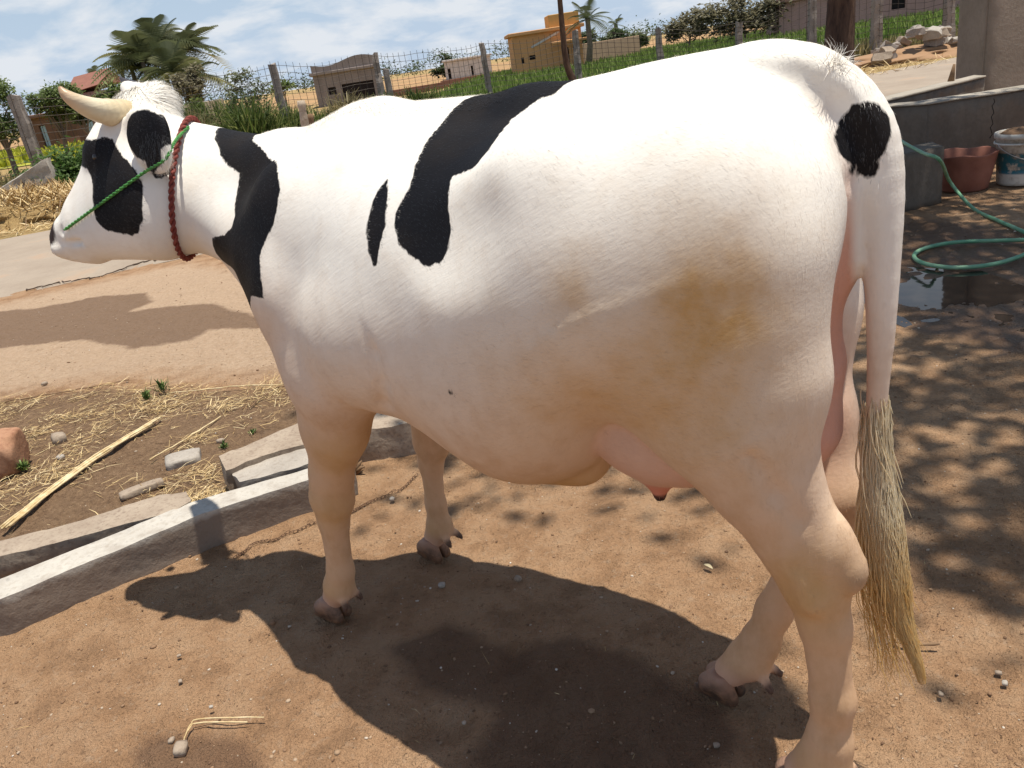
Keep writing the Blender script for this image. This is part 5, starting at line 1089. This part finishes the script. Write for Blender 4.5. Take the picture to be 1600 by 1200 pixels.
# treeline on the horizon: a far mass nobody could count
g = np.random.default_rng(120); PTS = []
for k in range(150):
    x = -150 + 480 * k / 150 + g.normal(0, 2); y = 255 + g.normal(0, 12); h_ = 2.5 + 3.5 * g.random(); c = np.array([x, y, h_ * .55]); d = g.normal(0, 1, (150, 3)) * [2.2, 1.5, h_ * .22]; PTS.append(c + d)
P = np.vstack(PTS); P[:, 2] = np.maximum(P[:, 2], .3); V, Q, tone = leaf_quads(P, .8, g, .8); tag(np_mesh("treeline", V, Q, 4, MDk, None, False, dict(tone=tone)), "hazy dark line of distant trees along the horizon", "treeline", kind="stuff")

# palms
MPf = leaf_mat("palm_fronds", (.07, .085, .04), (.13, .145, .07), (.36, .31, .15)); MPt = MBr
def palm(px, ytop, d_, ybase, label, seed, group="coconut palms behind the horned head", nf=20, fl=None):
    g = np.random.default_rng(seed); c_ = atd(px, ytop + 22, d_); H_ = c_[2]; t = empty("palm_tree", (c_[0], d_, 0)); tag(t, label, "palm tree", None); V, Fq = [], []; tube([(g.normal(0, .3), 0, -.1), (0, 0, H_ * .5), (0, 0, H_)], [.22, .16, .14], 8, True, V, Fq); mesh_obj("trunk", V, Fq, MPt.m, t, True)
    Vs, Qs, Ts = [], [], []; k0 = 0; R_ = fl or H_ * .36
    for f_ in range(nf):
        az = g.random() * 6.283; el = g.uniform(-.15, 1.35); L_ = R_ * g.uniform(.75, 1.1); tone = g.random() * .75 + (.3 if el < .1 else 0); d = np.array([math.cos(az) * math.cos(el), math.sin(az) * math.cos(el), math.sin(el)]); sd = np.array([-math.sin(az), math.cos(az), 0]); n_ = 20
        for j in range(n_):
            u = (j + .5) / n_; p = np.array([0, 0, H_]) + d * L_ * u + np.array([0, 0, -1.]) * L_ * (.5 + .35 * ((f_ * 7) % 5) / 4) * u * u * (1 - .3 * math.sin(max(el, 0))); ll = L_ * .30 * math.sin(math.pi * (.12 + .8 * u)); t2 = d * .5
            for s_ in (-1, 1):
                e = p + sd * s_ * ll + t2 * ll * .8 + np.array([0, 0, -.45 * ll]); w_ = np.array(t2) * L_ * .032; Vs += [p - w_, p + w_, e]; Qs.append((k0, k0 + 1, k0 + 2)); Ts += [tone] * 3; k0 += 3
    np_mesh("crown", np.array(Vs), np.array(Qs), 3, MPf, t, False, dict(tone=np.clip(np.array(Ts), 0, 1))); return t
palm(246, 50, 62, 160, "tallest coconut palm of the cluster behind the cow's horns", 130, nf=34, fl=4.0); palm(285, 58, 64, 160, "coconut palm with fronds drooping far right, right end of the cluster", 131, nf=34, fl=4.0); palm(222, 72, 60, 160, "coconut palm just left of the tallest one", 132, nf=28, fl=3.6)
palm(205, 84, 61, 160, "palm between the smaller left palm and the tall ones", 139, nf=28, fl=3.0); palm(262, 68, 63, 160, "palm squeezed between the tallest palm and the right-hand one", 141, nf=28, fl=3.2)
palm(268, 92, 58, 160, "low coconut palm in front of the tallest one", 135, nf=28, fl=3.2); palm(190, 90, 70, 160, "smaller palm behind the far horn", 133); palm(150, 100, 78, 160, "small palm over the red-roofed house", 134, nf=18); palm(304, 96, 60, 160, "low palm at the right end of the cluster with sunlit yellow fronds", 136, nf=28, fl=3.0)
palm(918, 8, 50, 80, "palm with dark ragged fronds right of the slim trunk", 137, nf=20, fl=1.7); palm(962, 16, 62, 80, "thin spindly palm further right of the orange house", 138, nf=7, fl=1.2)
# houses
def house_mat(name, c, c2, sc=.5):
    M = NT(name, .9, .15); a = M.noise(sc, 5, .6); b = M.noise(sc * 6, 5, .6, M.co("Object", (1, 1, .3))); M.color(M.mix(M.math('MULTIPLY', M.ramp(b, [(.4, 0), (.7, 1)]), .7), c, c2)); return M.m
MHo = house_mat("wall_orange", (.62, .33, .15), (.52, .28, .14)); MHg = house_mat("wall_grey", (.27, .225, .205), (.18, .15, .14)); MHw = house_mat("wall_whitewash", (.62, .58, .54), (.36, .31, .28), 1.2); MHp = house_mat("wall_pink", (.44, .27, .24), (.34, .22, .20)); MHr = house_mat("roof_red", (.26, .12, .09), (.19, .09, .07)); MHt = house_mat("wall_tan", (.42, .34, .27), (.33, .26, .20)); MDo = NT("opening_dark", .9, .1); MDo.color((.025, .02, .02)); MHb = house_mat("wall_brick", (.20, .10, .07), (.16, .08, .06)); MHy = house_mat("wall_ochre", (.52, .31, .11), (.44, .26, .10)); MDb = NT("door_blue", .7); MDb.color((.42, .52, .62))
def boxm(x0, x1, y0, y1, z0, z1, bev=.03):
    bm = bmesh.new(); bmesh.ops.create_cube(bm, size=1)
    for v in bm.verts: v.co = Vector((x0 if v.co.x < 0 else x1, y0 if v.co.y < 0 else y1, z0 if v.co.z < 0 else z1))
    bmesh.ops.bevel(bm, geom=list(bm.edges), offset=bev, segments=1, affect='EDGES'); return bm
def open_wall(x0, x1, z1, holes, y0, th, mat, name, par):
    """front wall with real openings: list of (xa, xb, za, zb)"""
    bm = bmesh.new(); xs = sorted({x0, x1, *[h[0] for h in holes], *[h[1] for h in holes]}); zs = sorted({0., z1, *[h[2] for h in holes], *[h[3] for h in holes]})
    for xa, xb in zip(xs[:-1], xs[1:]):
        for za, zb in zip(zs[:-1], zs[1:]):
            mx_, mz = (xa + xb) / 2, (za + zb) / 2
            if any(h[0] < mx_ < h[1] and h[2] < mz < h[3] for h in holes): continue
            m_ = boxm(xa, xb, y0, y0 + th, za, zb, .0001); tmp = bpy.data.meshes.new("t"); m_.to_mesh(tmp); m_.free(); bm.from_mesh(tmp); bpy.data.meshes.remove(tmp)
    bmesh.ops.remove_doubles(bm, verts=bm.verts, dist=.001); bm_obj(name, bm, mat, par)
def house(label, px0, px1, ytop, d_, depth, mat, holes, name="house", rot=0., roof=None, extra=None, zt=None):
    a_ = atd(px0, ytop, d_); b_ = atd(px1, ytop, d_); w_ = abs(b_[0] - a_[0]); z1 = zt or (a_[2] + b_[2]) / 2; t = empty(name, ((a_[0] + b_[0]) / 2, d_, 0), rot); tag(t, label, "house"); h_ = w_ / 2
    hs = [(-h_ + u0 * w_, -h_ + u1 * w_, v0 * z1, v1 * z1) for u0, u1, v0, v1 in holes]; open_wall(-h_, h_, z1, hs, 0, .25, mat, "front_wall", t)
    bm_obj("back_wall", boxm(-h_, h_, depth - .25, depth, 0, z1), mat, t); bm_obj("side_wall", boxm(-h_ , -h_ + .25, .252, depth - .252, 0, z1), mat, t); bm_obj("side_wall", boxm(h_ - .25, h_, .252, depth - .252, 0, z1), mat, t)
    bm_obj("roof", boxm(-h_ - .2, h_ + .2, -.25, depth + .2, z1 + .003, z1 + .20), roof or mat, t)
    for (xa, xb, za, zb) in hs:
        if za > .3: bm_obj("window", boxm(xa + .02, xb - .02, .12, .16, za + .02, zb - .02, .005), MDo.m, t)
        else: bm_obj("door", boxm(xa + .02, xb - .02, .15, .20, .02, zb - .02, .005), MDo.m if name != "shed" else MDb.m, t)
    if extra: extra(t, h_, z1, depth)
    return t
def par_wave(t, h_, z1, dp):
    bm = boxm(-h_, h_, -.02, .22, z1 + .205, z1 + .75, .0)
    bmesh.ops.subdivide_edges(bm, edges=[e for e in bm.edges if abs(e.verts[0].co.x - e.verts[1].co.x) > 1], cuts=14)
    for v in bm.verts:
        if v.co.z > z1 + .5: v.co.z += .22 * math.sin(v.co.x * 1.3)
    bm_obj("parapet", bm, MHg, t)
house("unfinished grey cement house with a wavy parapet, one small window and a wide dark doorway", 487, 588, 112, 62, 5., MHg, [(.20, .32, .35, .58), (.42, .92, 0, .62)], rot=.12, extra=par_wave)
def ext_o(t, h_, z1, dp):
    bm_obj("upper_wall", boxm(h_ * .12, h_, .3, dp * .6, z1 + .205, z1 + .9), MHy, t); bm_obj("canopy", boxm(h_ * .1, h_ + .3, -.9, -.26, z1 * .70, z1 * .76), MHo, t)
    bm = bmesh.new(); bmesh.ops.create_cube(bm, size=1); bm.transform(Matrix.Translation((-h_ * .05, -.03, z1 * .84)) @ Matrix.Rotation(-.35, 4, 'Y') @ Matrix.Diagonal((h_ * .9, .05, .12, 1))); bm_obj("stair_band", bm, MHw, t)
house("orange painted house with flat roof, dark door and slanting pale band on its wall", 798, 908, 50, 52, 4.5, MHo, [(.10, .14, .38, .52), (.22, .31, .44, .54), (.70, .80, 0, .60), (.86, .96, .30, .62)], extra=ext_o)
house("pink walled house partly hidden behind the thick trunk and fence", 1226, 1560, -22, 48, 6., MHp, [(.50, .56, .42, .75), (.62, .84, .60, .80)], rot=-.22)
house("whitewashed patchy single-storey building on the horizon", 694, 766, 92, 95, 4., MHw, [(.04, .10, .0, .62), (.55, .60, .0, .6)], rot=.05)
# red-roofed house
a_ = atd(130, 150, 75); t = empty("house", (a_[0], 75, 0)); tag(t, "distant house with a red tiled hipped roof among the trees at left", "house"); bm_obj("wall", boxm(-1.9, 1.9, 0, 4, 0, 3.4), MHt, t); zr = atd(130, 112, 75)[2]
bm = bmesh.new(); r0 = [bm.verts.new(p) for p in ((-1.3, -.6, zr - 1.6), (2.2, -.6, zr - 1.1), (2.2, 4.4, zr - 1.1), (-1.3, 4.4, zr - 1.6))]; r1 = [bm.verts.new(p) for p in ((-1.1, 1.9, zr - .2), (2.0, 1.9, zr + .1))]; bm.faces.new((r0[0], r0[1], r1[1], r1[0])); bm.faces.new((r0[2], r0[3], r1[0], r1[1])); bm.faces.new((r0[1], r0[2], r1[1])); bm.faces.new((r0[3], r0[0], r1[0])); bm.faces.new(r0[::-1]); bm_obj("roof", bm, MHr, t)
bm_obj("upper_wall", boxm(-1.1, 2.0, 0, 3.8, 3.42, zr - 1.62), MHp, t); bm_obj("awning", boxm(-1.0, 2.3, -1.4, -.2, 3.2, 3.35), MHr, t); bm_obj("window", boxm(-.6, .3, -.06, -.004, 1.6, 2.6, .01), MDo.m, t); bm_obj("window", boxm(.9, 1.5, -.06, -.004, 1.6, 2.6, .01), MDo.m, t)
house("low brick shed with a pale blue door behind the cow's near horn", 112, 178, 176, 46, 3., MHb, [(.20, .42, 0, .9)], name="shed", zt=2.2); house("low brown hut behind the feathery thorn tree at left", 30, 82, 186, 48, 3., MHb, [(.5, .7, 0, .8)], name="shed", zt=2.0)
def lwall(label, pa, pb, da, db, z1, mat, th=.25):
    a_, b_ = atd(*pa, da), atd(*pb, db); d = np.array([b_[0] - a_[0], db - da]); L_ = np.linalg.norm(d); o = bm_obj("boundary_wall", boxm(0, L_, 0, th, 0, z1, .02), mat); o.location = (a_[0], da, 0); o.rotation_euler = (0, 0, math.atan2(d[1], d[0])); tag(o, label, "wall")
lwall("low pale compound wall below the brown thicket right of the horned head", (268, 170), (350, 158), 42, 44, 1.55, MHt); lwall("tan compound wall running right from the orange house", (908, 85), (1000, 72), 53, 58, 1.55, house_mat("wall_compound", (.42, .29, .19), (.33, .22, .15)))
lwall("low reddish rubble wall on the brown field left of the whitewashed building", (600, 130), (690, 118), 60, 62, .45, MHb); lwall("long low brown wall below the whitewashed building", (690, 118), (800, 104), 64, 70, .5, MHb)
# upright wooden stake beside a stub
def stick(name, px, pyt, d_, r, lean, label, mat, zb=0):
    t_ = atd(px, pyt, d_); V, Fq = [], []; H_ = t_[2]; c = spline([(t_[0] - lean, d_, zb), (t_[0] - lean * .55 + .01, d_, H_ * .5), (t_[0] - lean * .1, d_, H_ * .85), (t_[0], d_, H_)], 14); tube(c, list(r * (1 + .12 * np.sin(np.arange(14) * 2.2))), 10, True, V, Fq); tag(mesh_obj(name, V, Fq, mat, None, True), label, "stake")
Mlg = stone_mat("bleached_wood", (.40, .32, .24), (.52, .44, .35), (.26, .18, .12), .9); stick("wooden_stake", 470, 157, 7.5, .034, .13, "bleached wooden stake leaning over the cow's withers", Mlg); stick("wooden_stub", 484, 178, 7.8, .026, .0, "short reddish brown wooden stub beside the bleached stake", Mtw.m)
# fallen branches by the slim trunk
g = np.random.default_rng(140); q0 = atd(905, 140, 22.5)
BL = ["longest pale fallen branch lying right of the slim trunk", "pale fallen branch crossing under the longest one", "short pale fallen branch against the slim trunk's foot", "thin fallen branch at the left of the branch pile", "crooked fallen branch on top of the branch pile", "fallen branch at the far end of the branch pile", "thin reddish fallen branch at the front of the branch pile"]
for k in range(7):
    L_ = (3.2, 2.4, 1.1, 1.3, 1.5, 2.0, 1.4)[k]; a = g.normal(.15, .25); o0 = np.array([q0[0] + g.uniform(-.9, .8), 22.5 + g.uniform(-.4, .4), .06 + .07 * k]); pts = [o0 + np.array([math.cos(a), math.sin(a), .03 * math.sin(j)]) * L_ * j / 5 + g.normal(0, .03, 3) for j in range(6)]; V, Fq = [], []
    tube(pts, [.05, .045, .04, .032, .025, .015], 7, True, V, Fq); s_ = np.array(pts[3]); tube([s_, s_ + np.array([.25, .1, .18])], [.02, .008], 5, True, V, Fq); tag(mesh_obj("fallen_branch", V, Fq, Mlg if k % 3 else Mtw.m, None, True), BL[k], "branch")
# heap of building stones by the fence at the right
g = np.random.default_rng(150); w3 = ["pale", "brown", "grey", "flat", "angular", "small", "squared"]
for k in range(34):
    u = g.uniform(-1, 1); lv = g.random() ** 1.6 * (1 - abs(u) * .75); px = 1443 + 70 * u; c_ = atd(px, 80, 21.3 + g.uniform(-.6, 1.)); r = g.uniform(.13, .27)
    bm = bmesh.new(); bmesh.ops.create_cube(bm, size=1); bmesh.ops.subdivide_edges(bm, edges=list(bm.edges), cuts=1)
    for v in bm.verts: v.co = Vector((v.co.x * r * 1.7 * (1 + g.normal(0, .12)), v.co.y * r * 1.3 * (1 + g.normal(0, .12)), v.co.z * r * .8 * (1 + g.normal(0, .15))))
    bmesh.ops.bevel(bm, geom=list(bm.edges), offset=.012, segments=1, affect='EDGES'); bm.transform(Matrix.Rotation(g.random() * 3, 4, 'Z') @ Matrix.Rotation(g.normal(0, .4), 4, 'X')); o = bm_obj("building_stone", bm, (MG, MGd, MG, MPo)[k % 4]); o.location = (c_[0], c_[1], .10 + lv * .72); tag(o, "rough grey building stone in the heap near the fence at right", "stone", "heap of building stones near the fence")
mound("earth_mound", 1450, 21.6, (2.6, 1.2), .28, NT("mound_soil").color((.30, .18, .10)).m, "low earth mound under the heap of building stones", 160, "mound")
